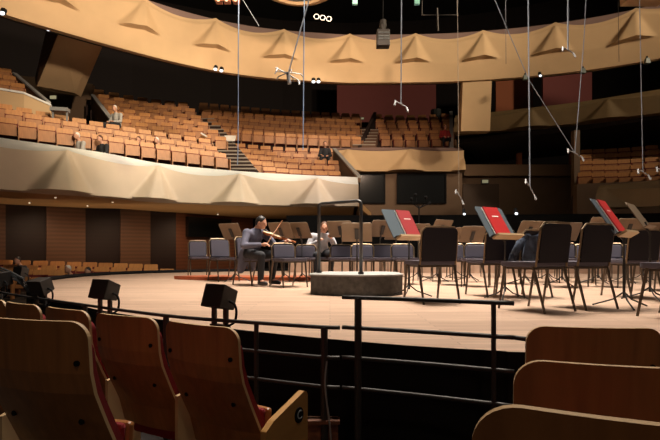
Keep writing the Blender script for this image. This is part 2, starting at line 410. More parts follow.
ribbon('wall_centre_parapet', [(x0-.3, DB+.0), (x0+2, DB-.1), (xw-1.5, DB-.1), (xw, DB)], zat(172, DB), zat(147.5, DB), 2.9, 1.0, .28, .10, 'lower', [M_plaster, M_mauve], thick=.30)
# recessed wall right of the block with a ledge
b = MB(); d = 25.0
b.prism([(xw, d), ((575-CX)/F*d, d), ((575-CX)/F*d, d+.3), (xw, d+.3)], 0, zat(166, d))
struct(b, 'wall_right_recess', M_tanwall)
b = MB(); a = P(463, 165, d-.3); c = P(577, 176, d-.3)
b.box(((a.x+c.x)/2, d-.15, (a.z+c.z)/2), (c.x-a.x, .6, a.z-c.z)); struct(b, 'trim_ledge', mat('ledge_tan', (.27, .17, .10), .7))
b = MB(); a = P(463, 184, d-.05); c = P(499, 236, d-.05)
b.box(((a.x+c.x)/2, d-.03, c.z/2+a.z/2), (c.x-a.x, .06, a.z-c.z)); struct(b, 'door_1', mat('door_brown', (.075, .045, .03), .7))
b = MB(); b.box((P(575.5, 0, 19).x, 19, 3.0), (.22, .25, 6.0)); struct(b, 'trim_post', mat('post_brown', (.13, .075, .04), .7))
for px in (519, 572):
    b = MB(); q = P(px, 150, 25.6); b.box((q.x, 25.6, 5.2), (.22, .25, 3.2)); struct(b, 'trim_recess_column', M_orange)
b = MB(); a = P(577, 0, 17.5)
b.prism([(a.x, 17.5), (a.x+8, 14.3), (a.x+8, 14.6), (a.x, 17.8)], 0, zat(184, 17.5)); struct(b, 'wall_right', M_tanwall)
# right ribbons
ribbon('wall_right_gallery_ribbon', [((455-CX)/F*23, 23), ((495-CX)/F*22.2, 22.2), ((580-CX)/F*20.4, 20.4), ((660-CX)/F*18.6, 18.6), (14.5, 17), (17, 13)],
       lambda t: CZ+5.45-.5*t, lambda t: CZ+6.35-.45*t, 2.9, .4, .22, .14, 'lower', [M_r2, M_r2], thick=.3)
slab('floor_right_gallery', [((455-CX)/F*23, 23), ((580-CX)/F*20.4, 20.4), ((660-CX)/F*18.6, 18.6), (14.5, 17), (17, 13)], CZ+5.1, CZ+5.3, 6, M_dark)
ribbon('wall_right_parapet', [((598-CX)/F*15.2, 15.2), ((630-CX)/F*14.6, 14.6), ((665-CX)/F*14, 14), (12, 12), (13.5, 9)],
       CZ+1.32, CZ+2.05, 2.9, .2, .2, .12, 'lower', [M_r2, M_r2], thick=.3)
# maroon and orange panels high on the back wall
def flat(px0, py0, px1, py1, d, name, m, th=.15):
    a = P(px0, py0, d); c = P(px1, py1, d); b = MB(); b.box(((a.x+c.x)/2, d+th/2, (a.z+c.z)/2), (c.x-a.x, th, a.z-c.z)); return struct(b, name, m)
flat(337, 78, 436, 122, 31.5, 'wall_maroon_panel', M_maroon)
flat(496, 70, 533, 112, 27.5, 'wall_orange_panel', M_orange)
flat(543, 62, 592, 108, 25.5, 'wall_maroon_panel', M_maroon)
for px in (232, 262, 436):
    b = MB(); q = P(px, 90, 28.8); b.tube([(q.x, 28.8, 5), (q.x, 28.8, 9.6)], .3, 10); struct(b, 'trim_round_column', mat('grey_column', (.035, .038, .035), .7))
# slanted fin, upper left, and the straight fin on the right
def fin(name, q, depth, m):
    b = MB(); n = Vector((0, depth, 0)); v = [Vector(x) for x in q]
    b.add([*v, *[x+n for x in v]], [(0, 1, 2, 3), (7, 6, 5, 4), (0, 4, 5, 1), (1, 5, 6, 2), (2, 6, 7, 3), (3, 7, 4, 0)], 0)
    return struct(b, name, m)
fin('wall_slanted_fin', [P(61, 28, 18.2), P(98, 38, 19.4), P(75, 93, 21.0), P(37, 86, 20.0)], .5, M_plaster)
fin('trim_slanted_fin_side', [P(47, 26, 18.9), P(60, 28, 18.3), P(36, 86, 20.1), P(35, 78, 20.8)], .3, M_brown)
fin('wall_straight_fin', [P(463, 78, 21.0), P(492, 78, 20.8), P(490, 131, 21.0), P(461, 131, 21.2)], .5, M_plaster)
# tan back wall behind the upper left seats
fin('wall_left_balcony_back', [P(-60, 66, 22), P(92, 84, 23.5), P(92, 130, 23.5), P(-60, 125, 22)], .3, mat('back_tan', (.15, .09, .05), .8))

# ------------------------------------------------------------------ audience seats
def shell_mesh(W, prof, r, t, mats, nu=8, curve=.03, name='backrest'):
    """bent plywood shell; prof = list of (s, y, z), bottom to top, s = arc length"""
    b = MB(); H = prof[-1][0]; ss = [p[0] for p in prof]
    def at(s):
        for a, c in zip(prof, prof[1:]):
            if s <= c[0]+1e-9:
                k = (s-a[0])/(c[0]-a[0]); return a[1]+(c[1]-a[1])*k, a[2]+(c[2]-a[2])*k
        return prof[-1][1], prof[-1][2]
    S = sorted(set([round(s, 4) for s in ss]+[round(H-r+r*math.sin(k*PI/16), 4) for k in range(9)]+[round(r-r*math.cos(k*PI/8), 4) for k in range(0)]))
    rows = []
    for s in S:
        w = W/2
        if s > H-r: w = W/2-r+math.sqrt(max(0, r*r-(s-(H-r))**2))
        y, z = at(s); front = []; back = []
        for i in range(nu+1):
            x = -w+2*w*i/nu; cy = -curve*(1-(x/(W/2))**2)
            front.append((x, y+cy+t/2, z)); back.append((x, y+cy-t/2, z))
        rows.append((front, back))
    n = nu+1
    vs = []
    for f, k in rows: vs += f+k
    for i in range(len(rows)-1):
        o = i*2*n; q = (i+1)*2*n
        F_, M_ = [], []
        for j in range(nu):
            b.f.append((o+j, o+j+1, q+j+1, q+j)); b.mi.append(2 if len(mats) > 2 else 0)
            b.f.append((o+n+j+1, o+n+j, q+n+j, q+n+j+1)); b.mi.append(0)
        b.f.append((o, q, q+n, o+n)); b.mi.append(1)
        b.f.append((o+nu, o+n+nu, q+n+nu, q+nu)); b.mi.append(1)
    q = (len(rows)-1)*2*n
    for j in range(nu):
        b.f.append((q+j, q+j+1, q+n+j+1, q+n+j)); b.mi.append(1); b.f.append((j+1, j, n+j, n+j+1)); b.mi.append(1)
    b.v = vs
    return b.mesh(name, mats)
def mobj(name, me, parent=None, smooth=False):
    o = bpy.data.objects.new(name, me); COL.objects.link(o)
    if parent: o.parent = parent
    return o
# far seats: seen from the front, seat folded up
proto = empty('auditorium_seat', (0, 0, -50))
b = MB()
W = .50
def rrect(w, z0, z1, r, n=4):
    pts = [(-w/2, z0), (w/2, z0)]
    for k in range(n+1): a = k/n*PI/2; pts.append((w/2-r+r*math.cos(a), z1-r+r*math.sin(a)))
    for k in range(n+1): a = PI/2+k/n*PI/2; pts.append((-w/2+r+r*math.cos(a), z1-r+r*math.sin(a)))
    return pts
def upright(poly, y, t, m=0, tilt=0, pivot=0):
    T = Matrix.Translation((0, y, pivot)) @ Matrix.Rotation(PI/2+tilt, 4, 'X') @ Matrix.Translation((0, -pivot, 0))
    return T
b.prism([(x, z) for x, z in rrect(.445, .765, .925, .035)], 0, .05, 0, upright(None, -.12, .05, 0, .16, .42))
seat_back = b.build('backrest', [M_seatwood], proto)
b = MB(); b.box((0, -.170, .55), (.49, .05, .46), (.16, 0, 0)); b.build('cushion', [mat('deep_red_fabric', (.11, .010, .010), .95)], proto)
b = MB(); b.prism([(x, z) for x, z in rrect(.44, .36, .70, .04)], 0, .07, 0, upright(None, .05, .07, 0, .10, .30))
b.build('folded_seat', [M_seatwood2], proto)
b = MB(); b.box((-.265, -.02, .33), (.03, .30, .66)); b.build('arm_panel', [M_seatwood2], proto)
SEATS_G = {}
used_proto = [False]
def far_seat(pos_top, fx, fy, label, group):
    """pos_top: world point of the top edge of the backrest; (fx,fy): direction the seat faces"""
    if not used_proto[0]: o = proto; used_proto[0] = True
    else: o = copy_tree(proto)
    rz = math.atan2(-fx, fy)
    o.location = (pos_top[0], pos_top[1], pos_top[2]-.90); o.rotation_euler = (0, 0, rz)
    tag(o, label, 'seat', group); return o
COUNT = 0
def rows(section, group, rowlist, adj='tan wooden', deck=True, skip=()):
    global COUNT
    tot = len(rowlist)
    db = MB()
    for ri, (pl, pr, n) in enumerate(rowlist):       # front row first; pl, pr = (px, py, d) of the top edges at both ends
        a = P(*pl); c = P(*pr); dv = (c-a); dv2 = Vector((dv.x, dv.y, 0)).normalized(); f = Vector((dv2.y, -dv2.x, 0))
        rn = ('front' if ri == 0 else 'back' if ri == tot-1 else ORD[ri])
        for i in range(n):
            if (ri, i) in skip: continue
            t = i/(n-1) if n > 1 else .5
            bow = f*(-.25*math.sin(PI*t))
            p = a.lerp(c, t)+bow
            nm = ORD[i] if i < n-1 else 'last'
            lab = f'{adj} folding seat, {nm} from left in the {rn} row of the {section}'
            far_seat(p, f.x, f.y, lab, group); COUNT += 1
        # stepped floor under the row
        if deck:
            e = dv2*.45; z1a = a.z-.90; z1c = c.z-.90; A0 = a-e; C0 = c+e
            if ri == tot-1: back = 1.2
            else:
                a2 = P(*rowlist[ri+1][0]); back = max(.35, (Vector((a2.x-a.x, a2.y-a.y, 0)).dot(-f)))
            q = [A0+f*.42, C0+f*.42, C0-f*back, A0-f*back]
            vs = []
            for k, v in enumerate(q): vs.append((v.x, v.y, (z1a if k in (0, 3) else z1c)))
            for k, v in enumerate(q): vs.append((v.x, v.y, max((z1a if k in (0, 3) else z1c)-1.1, CZ+1.95 if a.x < 1 and a.z > 4 else -9)))
            db.add(vs, [(0, 1, 2, 3), (7, 6, 5, 4), (0, 4, 5, 1), (1, 5, 6, 2), (2, 6, 7, 3), (3, 7, 4, 0)])
    if deck: struct(db, 'floor_steps', M_deck)
# lower left balcony, front block
rows('long left block', 'folding seats in the long left block of the balcony', [
    ((-12, 113, 14.2), (100, 126, 15.9), 8), ((-12, 101, 15.0), (100, 117, 16.7), 8)][:0] or [
    ((8, 117, 14.6), (222, 152.5, 18.0), 14), ((14, 109, 15.4), (213, 145.5, 18.8), 13), ((4, 103, 16.2), (206, 138, 19.6), 13)])
# middle left block behind it
rows('upper left block', 'folding seats in the upper left block of the balcony', [
    ((124, 118, 19.6), (221, 136, 20.6), 7), ((117, 111, 20.4), (213, 129, 21.4), 7), ((113, 105, 21.2), (203, 121.5, 22.2), 7),
    ((109, 99.5, 22.0), (196, 114.5, 23.0), 7), ((103, 93.5, 22.8), (190, 107.5, 23.8), 7), ((98, 88.5, 23.6), (183, 101.5, 24.6), 7)])
# centre left block below and above the cross aisle
rows('lower middle block', 'folding seats in the lower middle block of the balcony', [
    ((270, 166.5, 18.8), (336, 171, 19.3), 6), ((256, 160.5, 19.6), (330, 165.5, 20.1), 7), ((252, 154.5, 20.4), (334, 160, 20.9), 7),
    ((245, 148.5, 21.2), (326, 154, 21.7), 7), ((240, 143, 22.0), (328, 148, 22.5), 8)])
rows('upper middle block', 'folding seats in the upper middle block of the balcony', [
    ((224, 128, 23.4), (357, 136, 24.2), 13), ((216, 121.5, 24.2), (352, 130.5, 25.0), 14), ((212, 114.5, 25.0), (356, 125, 25.8), 15),
    ((206, 108, 25.8), (351, 119, 26.6), 15), ((203, 102, 26.6), (356, 113, 27.4), 16)])
rows('centre block', 'folding seats in the centre block', [
    ((386, 135.5, 25.0), (450, 135, 25.0), 6), ((384, 129.5, 25.8), (448, 129, 25.8), 6), ((382, 124, 26.6), (448, 123.5, 26.6), 7),
    ((380, 118.5, 27.4), (447, 118, 27.4), 7), ((378, 113.5, 28.2), (446, 113, 28.2), 7)], 'orange brown')
rows('dim right balcony', 'folding seats in the dim right balcony', [
    ((585, 172, 18.6), (668, 170, 17.6), 7), ((585, 166, 19.3), (668, 162, 18.3), 7), ((586, 160, 20.0), (668, 155.5, 19.0), 7),
    ((586, 154, 20.7), (668, 149, 19.7), 7), ((587, 149, 21.4), (668, 143, 20.4), 7)], 'dark orange')
rows('upper left box', 'folding seats in the small upper left box', [
    ((2, 79.5, 18.0), (17, 82, 18.2), 2), ((-6, 72, 18.8), (9, 74.5, 19.0), 2), ((-10, 65, 19.6), (4, 67, 19.8), 2)])
rows('floor block', 'folding seats on the floor beyond the platform', [
    ((2, 270, 14.6), (55, 271, 15.0), 4), ((8, 265.5, 15.4), (166, 269.5, 16.2), 10), ((2, 260.5, 16.2), (150, 265, 17.0), 10)], 'dim tan', deck=False)
print('far seats', COUNT)
# parapet of the small box, upper left
b = MB(); a, m_, c = P(-30, 90, 14.2), P(26, 93, 14.4), P(52, 104, 15.2)
def cap_wall(b, pts, zlow, th, capm=1):
    for p, q in zip(pts, pts[1:]):
        d = Vector((q.x-p.x, q.y-p.y, 0)).normalized(); nr = Vector((-d.y, d.x, 0))*th
        for (za, zb_, zc, zd, m, e) in ((p.z-.06, q.z-.06, zlow, zlow, 0, 0), (p.z, q.z, p.z-.07, q.z-.07, capm, .03)):
            g = nr.normalized()*e
            vs = [(p.x-g.x, p.y-g.y, za), (q.x-g.x, q.y-g.y, zb_), (q.x+nr.x+g.x, q.y+nr.y+g.y, zb_), (p.x+nr.x+g.x, p.y+nr.y+g.y, za),
                  (p.x-g.x, p.y-g.y, zc), (q.x-g.x, q.y-g.y, zd), (q.x+nr.x+g.x, q.y+nr.y+g.y, zd), (p.x+nr.x+g.x, p.y+nr.y+g.y, zc)]
            b.add(vs, [(0, 1, 2, 3), (7, 6, 5, 4), (0, 4, 5, 1), (1, 5, 6, 2), (2, 6, 7, 3), (3, 7, 4, 0)], m)
cap_wall(b, [P(-30, 86.5, 17.0), P(0, 88, 17.1), P(24, 92, 17.2), P(51, 104, 17.5)], zat(116, 17.2), .18)
struct(b, 'wall_box_parapet', [M_plaster, M_rim])
b = MB(); cap_wall(b, [P(13, 72, 19.4), P(47, 101, 17.8)], zat(112, 17.8), .1)
struct(b, 'wall_box_side', [M_brown, mat('grey_cap', (.35, .34, .33), .5)])
b = MB(); cap_wall(b, [P(91, 94, 22.6), P(114, 124, 18.8)], zat(128, 19), .12)
struct(b, 'wall_aisle_side', [M_tanwall, MATS['grey_cap']])
b = MB(); cap_wall(b, [P(361, 146, 24.0), P(376, 112, 28.2)], zat(150, 24), .12)
struct(b, 'wall_centre_side', [M_deck, M_deck])
b = MB(); cap_wall(b, [P(453, 147, 24.0), P(452, 111, 28.2)], zat(152, 24), .12)
struct(b, 'wall_centre_end', [M_tanwall, MATS['grey_cap']])
b = MB(); cap_wall(b, [P(333, 148, 22.2), P(358, 176, 18.1)], zat(182, 18.1), .1)
struct(b, 'wall_balcony_end_side', [M_tanwall, MATS['grey_cap']])
# stairs with pale nosings
b = MB()
for k in range(15):
    t = k/14; px = 200+44*t; py = 119+50*t; d = 25.0-7.2*t; q = P(px, py, d); wpx = (22-3*t)*d/F
    b.box((q.x, q.y+.3, q.z-.5), (wpx*1.3, .6, 1.0), m=0); b.box((q.x, q.y-.01, q.z+.01), (wpx*1.3, .05, .05), m=1)
struct(b, 'floor_aisle_stairs', [M_deck, M_step])
b = MB()
for k in range(6):
    t = k/5; q = P(368-4*t, 130+15*t, 26.5-2.4*t); b.box((q.x, q.y+.3, q.z-.5), (1.1, .6, 1.0), m=0); b.box((q.x, q.y, q.z+.01), (1.1, .05, .04), m=1)
struct(b, 'floor_centre_stairs', [mat('stair_brown', (.12, .06, .035), .8), M_step])

# ------------------------------------------------------------------ people
def cap(mb, p0, r0, p1, r1, m=0):
    p0, p1 = Vector(p0), Vector(p1); n = 5
    for k in range(n+1):
        t = k/n; mb.ball(p0.lerp(p1, t), r0+(r1-r0)*t, m, 10, 7)
    mb.tube([p0, p1], [r0*.98, r1*.98], 10, m)
def remesh(o, vox, smooth_it=3):
    md = o.modifiers.new('remesh', 'REMESH'); md.mode = 'VOXEL'; md.voxel_size = vox; md.use_smooth_shade = True
    s = o.modifiers.new('smooth', 'SMOOTH'); s.iterations = smooth_it; s.factor = .5
    dg = bpy.context.evaluated_depsgraph_get(); me = bpy.data.meshes.new_from_object(o.evaluated_get(dg)); o.modifiers.clear(); o.data = me
    for p in me.polygons: p.use_smooth = True
    return o
def person(loc, rz, label, J, hair, top, legs, vox=.010, group=None):
    root = empty('person', loc, rz, label, 'person', group)
    b = MB(); hd = Vector(J['head']); T = Matrix.Rotation(J.get('turn', 0), 4, 'Z') @ Matrix.Rotation(J.get('nod', -.25), 4, 'X')
    cap(b, J['neck'], .055, hd+T @ Vector((0, -.02, -.05)), .052)
    b.ball(hd, (.074, .092, .108), T=T, nu=16, nv=12); b.ball(hd+T @ Vector((0, .045, -.06)), (.05, .05, .05), T=T)
    b.ball(hd+T @ Vector((0, .098, -.012)), (.014, .02, .026), T=T)
    b.ball(hd+T @ Vector((0, .088, -.062)), (.028, .012, .010), T=T)
    for s in (-1, 1): b.ball(hd+T @ Vector((s*.076, -.005, -.01)), (.012, .022, .032), T=T)
    for s in (-1, 1): b.ball(hd+T @ Vector((s*.03, .084, .022)), (.018, .010, .008), T=T)
    cap(b, J['pelvis'], .12, J['chest'], .12); cap(b, J['chest'], .12, J['neck'], .055)
    for s, S in ((1, 'r'), (-1, 'l')):
        sh, el, ha = Vector(J['sh'+S]), Vector(J['el'+S]), Vector(J['ha'+S])
        cap(b, J['chest'], .08, sh, .06); cap(b, sh, .05, el, .04); cap(b, el, .038, ha, .025)
        d = (ha-el).normalized(); sd = d.cross(Vector((0, 0, 1))).normalized(); dn = sd.cross(d).normalized()
        pm = ha+d*.045; b.ball(pm, (.036, .036, .036)); cap(b, ha, .025, ha+d*.08, .032)
        for q, (off, ln) in enumerate(((-.028, .055), (-.009, .066), (.010, .062), (.028, .048))):
            k0 = ha+d*.085+sd*off; k1 = k0+d*ln*.55-dn*.012*(1); k2 = k1+d*ln*.25-dn*.03
            cap(b, k0, .0095, k1, .009); cap(b, k1, .009, k2, .008)
        t0 = ha+d*.03-sd*.03*s; t1 = t0+d*.04-sd*.03*s-dn*.015; cap(b, t0, .013, t1, .010)
        hp, kn, an, to = [Vector(J[x+S]) for x in ('hp', 'kn', 'an', 'to')]
        cap(b, J['pelvis'], .11, hp, .085); cap(b, hp, .08, kn, .052); cap(b, kn, .05, an, .034); cap(b, an, .036, to, .03)
    remesh(b.build('body', M_skin, root), vox, 2)
    b = MB()   # trousers
    for S in 'rl':
        hp, kn, an = [Vector(J[x+S]) for x in ('hp', 'kn', 'an')]
        cap(b, J['pelvis'], .135, hp, .105); cap(b, hp, .10, kn, .070); cap(b, kn, .068, an+Vector((0, 0, .02)), .055)
    remesh(b.build('trousers', legs, root), vox*1.3, 3)
    b = MB()   # jacket
    cap(b, Vector(J['pelvis'])+Vector((0, 0, .03)), .150, J['chest'], .150); cap(b, J['chest'], .15, Vector(J['neck'])-Vector((0, 0, .04)), .075)
    for S in 'rl':
        sh, el, ha = Vector(J['sh'+S]), Vector(J['el'+S]), Vector(J['ha'+S])
        cap(b, J['chest'], .10, sh, .082); cap(b, sh, .075, el, .058); cap(b, el, .058, el.lerp(ha, .9), .042)
    if J.get('tails'):
        cap(b, Vector(J['pelvis'])+Vector((.05, -.08, 0)), .12, Vector(J['pelvis'])+Vector((.15, -.10, -.30)), .07)
        cap(b, Vector(J['pelvis'])+Vector((-.05, -.08, 0)), .12, Vector(J['pelvis'])+Vector((-.10, -.12, -.28)), .07)
    remesh(b.build('jacket', top, root), vox*1.3, 3)
    b = MB()   # hair
    b.ball(hd+T @ Vector((0, -.018, .030)), (.083, .092, .092), T=T, nu=16, nv=12); b.ball(hd+T @ Vector((0, -.05, -.01)), (.072, .06, .08), T=T)
    remesh(b.build('hair', hair, root), vox*1.2, 2)
    for S in 'rl':
        b = MB(); an, to = Vector(J['an'+S]), Vector(J['to'+S]); cap(b, an+Vector((0, -.02, -.035)), .045, to+Vector((0, .02, .005)), .036)
        b.ball(an+Vector((0, 0, .0)), .05); o = remesh(b.build('shoe', M_shoe, root), .012, 2)
    return root
POSE_PLAY = dict(pelvis=(0, -.05, .57), chest=(0, .03, .84), neck=(-.01, .10, .98), head=(-.045, .17, 1.085), turn=.45, nod=-.35,
    shr=(.18, .06, .90), elr=(.31, .14, .68), har=(.10, .36, .70), shl=(-.18, .09, .91), ell=(-.26, .30, .68), hal=(-.31, .47, .75),
    hpr=(.11, .02, .55), knr=(.17, .44, .52), anr=(.17, .42, .10), tor=(.19, .56, .05), hpl=(-.11, .02, .55), knl=(-.15, .43, .52), anl=(-.14, .34, .10), tol=(-.17, .48, .05), tails=True)
vl = P(253, 0, 8.75); vpos = Vector((vl.x, vl.y, SZ)); vrz = math.radians(-133)
person(vpos, vrz, 'seated violinist in grey-blue suit playing a violin', POSE_PLAY, M_hair, M_suit, M_trouser, .009)
VM = Matrix.Translation(vpos) @ Matrix.Rotation(vrz, 4, 'Z')
# violin: local frame x = width, y = along (chin -> scroll), z = top
vio = empty('violin'); tag(vio, 'brown violin with a pale top held under the seated player\'s chin', 'violin')
pa = Vector((-.07, .20, .945)); pb = Vector((-.36, .58, .775)); ydir = (pb-pa).normalized(); xdir = ydir.cross(Vector((.35, -.25, 1))).normalized(); zdir = xdir.cross(ydir).normalized()
L_ = Matrix(((xdir.x, ydir.x, zdir.x, pa.x), (xdir.y, ydir.y, zdir.y, pa.y), (xdir.z, ydir.z, zdir.z, pa.z), (0, 0, 0, 1)))
vio.matrix_world = VM @ L_
half = [(0, 0), (.055, .004), (.085, .03), (.098, .07), (.092, .11), (.064, .145), (.055, .18), (.060, .215), (.080, .245), (.082, .28), (.066, .32), (.03, .345), (0, .35)]
outl = half+[(-x, y) for x, y in half[-2:0:-1]]
b = MB(); b.prism(outl, -.035, 0); b.build('body', M_violin, vio, bevel=.005)
b = MB(); b.prism([(x*.97, y*.97+.005) for x, y in outl], .0005, .006); b.build('top_plate', M_spruce, vio)
b = MB(); b.prism([(-.013, .30), (.013, .30), (.011, .56), (-.011, .56)], -.02, .014); b.ball((0, .58, -.004), (.016, .026, .02)); b.build('neck', M_violin, vio)
b = MB(); b.prism([(-.016, .20), (.016, .20), (.011, .53), (-.011, .53)], .015, .022); b.build('fingerboard', M_ebony, vio)
b = MB(); b.box((0, .17, .02), (.045, .005, .03)); b.build('bridge', M_spruce, vio)
b = MB(); b.prism([(-.02, .01), (.02, .01), (.012, .12), (-.012, .12)], .012, .02); b.build('tailpiece', M_ebony, vio)
b = MB(); b.prism([(-.06, -.005), (-.01, -.005), (-.01, .04), (-.06, .04)], .01, .03); b.build('chin_rest', M_ebony, vio, bevel=.004)
bow = empty('violin_bow'); tag(bow, 'slim violin bow raised across the strings by the seated player', 'bow'); bow.matrix_world = VM
fr = Vector((.06, .44, .70)); tip = Vector((-.42, .30, 1.14))
b = MB(); b.tube([fr-(tip-fr)*.05, fr.lerp(tip, .5)+Vector((0, 0, .0)), tip], .0055, 6); b.build('stick', mat('bow_wood', (.35, .12, .04), .4), bow)
b = MB(); o_ = Vector((.01, -.02, -.028)); b.tube([fr+o_, tip+o_*.7], .005, 5); b.tube([tip, tip+o_*.8], .006, 5); b.build('bow_hair', M_paper, bow)
b = MB(); b.box(fr+o_*.5, (.02, .03, .03)); b.build('frog', M_ebony, bow)
# second player behind the podium rail
J2 = dict(POSE_PLAY); J2.update(turn=-.2, nod=-.2, tails=False, elr=(.30, .12, .66), har=(.12, .33, .80), ell=(-.27, .2, .68), hal=(-.15, .38, .86))
pp = P(321, 0, 10.4); person((pp.x, pp.y, SZ), math.radians(-170), 'seated musician in pale shirt partly hidden behind the podium rail', J2, mat('brown_hair', (.10, .04, .02), .6), mat('pale_grey_shirt', (.42, .42, .46), .8), M_trouser, .014)
# listeners in the hall
JS = dict(POSE_PLAY); JS.update(turn=.1, nod=-.1, tails=False, head=(0, .08, 1.18), neck=(0, .0, 1.03), chest=(0, -.04, .86), pelvis=(0, -.08, .55),
    elr=(.26, .06, .66), har=(.12, .30, .62), ell=(-.26, .06, .66), hal=(-.12, .30, .62), shr=(.18, -.04, .95), shl=(-.18, -.04, .95))
def listener(px, py, d, rz, label, hair, top):
    q = P(px, py, d); return person((q.x, q.y, q.z-1.28), rz, label, JS, hair, top, M_trouser, .022, None)
grn = mat('dull_green_cloth', (.06, .07, .05), .9); pale = mat('pale_cloth', (.40, .38, .36), .9); dkc = mat('dark_cloth', (.02, .02, .025), .9); redc = mat('red_cloth', (.35, .03, .03), .9)
listener(116, 106, 18.9, PI-.3, 'white-haired person in pale top seated beside the sloping aisle wall', M_hairw, pale)
listener(79, 133, 15.6, PI-.6, 'grey-haired person sunk in a front-row balcony seat', M_hairw, pale)
listener(102, 136, 15.9, PI-.5, 'brown-haired person in the front balcony row', MATS['brown_hair'], dkc)
listener(140, 137, 17.6, PI-.4, 'red-faced person in dark clothes in the second balcony row', MATS['brown_hair'], dkc)
listener(158, 138, 17.8, PI-.4, 'white-haired person in dark clothes in the second balcony row', M_hairw, dkc)
listener(210, 154, 18.4, PI-.2, 'person in a dark top by the end of the long left block beside the stairs', M_hair, MATS['dark_cloth'])
listener(445, 125, 25.0, PI, 'person in red at the end of the centre block', MATS['brown_hair'], redc)
listener(20, 257, 15.6, PI-.5, 'dark-haired person in the back of the dim floor seats', M_hair, dkc)
listener(70, 265.5, 14.4, PI-.4, 'pale-haired person in the floor seats near the kerb', M_hairw, dkc)
listener(90, 267.5, 14.4, PI-.4, 'dark-haired person bent forward in the floor seats near the kerb', M_hair, dkc)
listener(325, 142, 21.9, PI, 'person in dark clothes near the right end of the lower middle block', M_hair, dkc)

# ------------------------------------------------------------------ stage furniture
def floor_pt(px, d): return Vector(((px-CX)/F*d, d, SZ))
def bar(name, paths, r, m, parent, n=6):
    b = MB()
    for p in paths: b.tube(p, r, n)
    return b.build(name, m, parent)
def chair_proto(top):
    """top = height of the backrest cushion"""
    c0 = empty('orchestra_chair')
    b = MB(); b.prism(rrect(.41, .47, top, .05), 0, .022, 0, upright(None, -.205, 0, 0, .13, .47)); b.build('back_shell', M_fabdk, c0)
    b = MB(); b.prism(rrect(.38, .485, top-.015, .045), 0, .03, 0, upright(None, -.170, 0, 0, .13, .47)); b.build('back_cushion', M_fab, c0, bevel=.012)
    yt = -.20-(top-.43)*.15
    fr_ = [(-.215, -.20, .43), (-.215, yt+.01, top-.05), (-.17, yt, top+.005), (0, yt, top+.012), (.17, yt, top+.005), (.215, yt+.01, top-.05), (.215, -.20, .43)]
    bar('back_frame', [fr_, [(-.215, -.215, .50), (.215, -.215, .50)]], .011, M_bronze, c0)
    b = MB(); b.prism([(-.22, -.20), (.22, -.20), (.235, .20), (.20, .24), (-.20, .24), (-.235, .20)], .425, .475); b.build('seat', M_fab, c0, bevel=.018)
    b = MB(); b.box((0, .01, .412), (.40, .40, .02)); b.build('seat_frame', M_leg, c0)
    for sx in (-1, 1):
        bar('leg', [[(sx*.215, -.17, .43), (sx*.215, -.30, .0)]], [.016, .012], M_leg, c0)
        bar('leg', [[(sx*.215, .17, .43), (sx*.215, .25, .0)]], [.016, .012], M_leg, c0)
    return c0
protos = {'tall': chair_proto(.84), 'low': chair_proto(.715)}; cu = {}
def chair(px, d, deg, label, group='orchestra chairs on the platform'):
    k = 'low' if (270 < px < 420 or (d > 7 and px > 440)) else 'tall'
    o = protos[k] if k not in cu else copy_tree(protos[k]); cu[k] = True
    o.location = floor_pt(px, d); o.rotation_euler = (0, 0, math.radians(deg)); tag(o, label, 'chair', group); return o
chair(430, 5.75, 14, 'black-backed orchestra chair just right of the podium, nearest to it')
chair(490, 6.6, 14, 'black-backed orchestra chair behind the middle red folder stand')
chair(534, 4.95, 28, 'large black-backed orchestra chair nearest the middle of the front rail')
chair(577, 5.2, 22, 'black-backed orchestra chair just left of the tilted red folder stand')
chair(680, 4.35, 34, 'dark orchestra chair cut off by the right edge of the photo')
chair(630, 6.4, 8, 'grey-backed orchestra chair right behind the tilted red folder stand')
chair(522, 6.5, 20, 'orchestra chair with a blue denim jacket hung on it')
chair(199, 11.6, -158, 'leftmost purple-grey orchestra chair at the far left of the platform')
chair(224, 10.0, -145, 'purple-grey orchestra chair between leftmost chair and the violinist')
chair(253, 8.85, -133, 'orchestra chair the violinist sits on')
chair(289, 8.3, -150, 'empty purple-grey orchestra chair in front of the violinist')
chair(321, 10.45, -170, 'orchestra chair under the musician in the pale shirt')
chair(303, 9.8, 170, 'orchestra chair behind the empty one beside the violinist')
chair(341, 9.5, 178, 'purple-grey orchestra chair facing us between the podium rail posts')
chair(362, 9.1, 175, 'purple-grey orchestra chair facing us just behind the right podium rail post')
chair(384, 9.3, 180, 'purple-grey orchestra chair facing us behind the left red folder stand')
chair(405, 9.0, -176, 'purple-grey orchestra chair facing us behind the nearest podium-side chair')
chair(452, 8.8, 165, 'orchestra chair in the gap between the two nearest black-backed chairs')
chair(476, 8.4, 160, 'broad purple-grey orchestra chair left of the middle red folder stand')
chair(508, 9.2, 160, 'orchestra chair far behind the middle red folder')
chair(562, 8.2, 155, 'orchestra chair seen between the two large black-backed chairs')
chair(580, 9.6, 150, 'distant orchestra chair above the gap left of the tilted folder stand')
chair(606, 8.3, 140, 'orchestra chair far behind the tilted red folder stand')
chair(648, 7.6, 120, 'grey orchestra chair behind the bronze stand at right')
for px, d, dg, t in ((430, 11.5, 178, 'behind the chair nearest the podium'), (458, 11.4, 175, 'beyond the gap right of the podium chairs'), (492, 11.6, 170, 'beyond the middle red folder'),
                     (530, 11.2, 165, 'beyond the denim jacket'), (566, 11.4, 160, 'beyond the large black-backed pair'), (600, 11.2, 155, 'beyond the tilted red folder'),
                     (640, 10.6, 150, 'beyond the bronze stand'), (662, 9.4, 140, 'by the right edge of the photo'), (375, 11.8, 180, 'beyond the podium')):
    chair(px, d, dg, f'distant dull orchestra chair {t}', 'distant orchestra chairs')

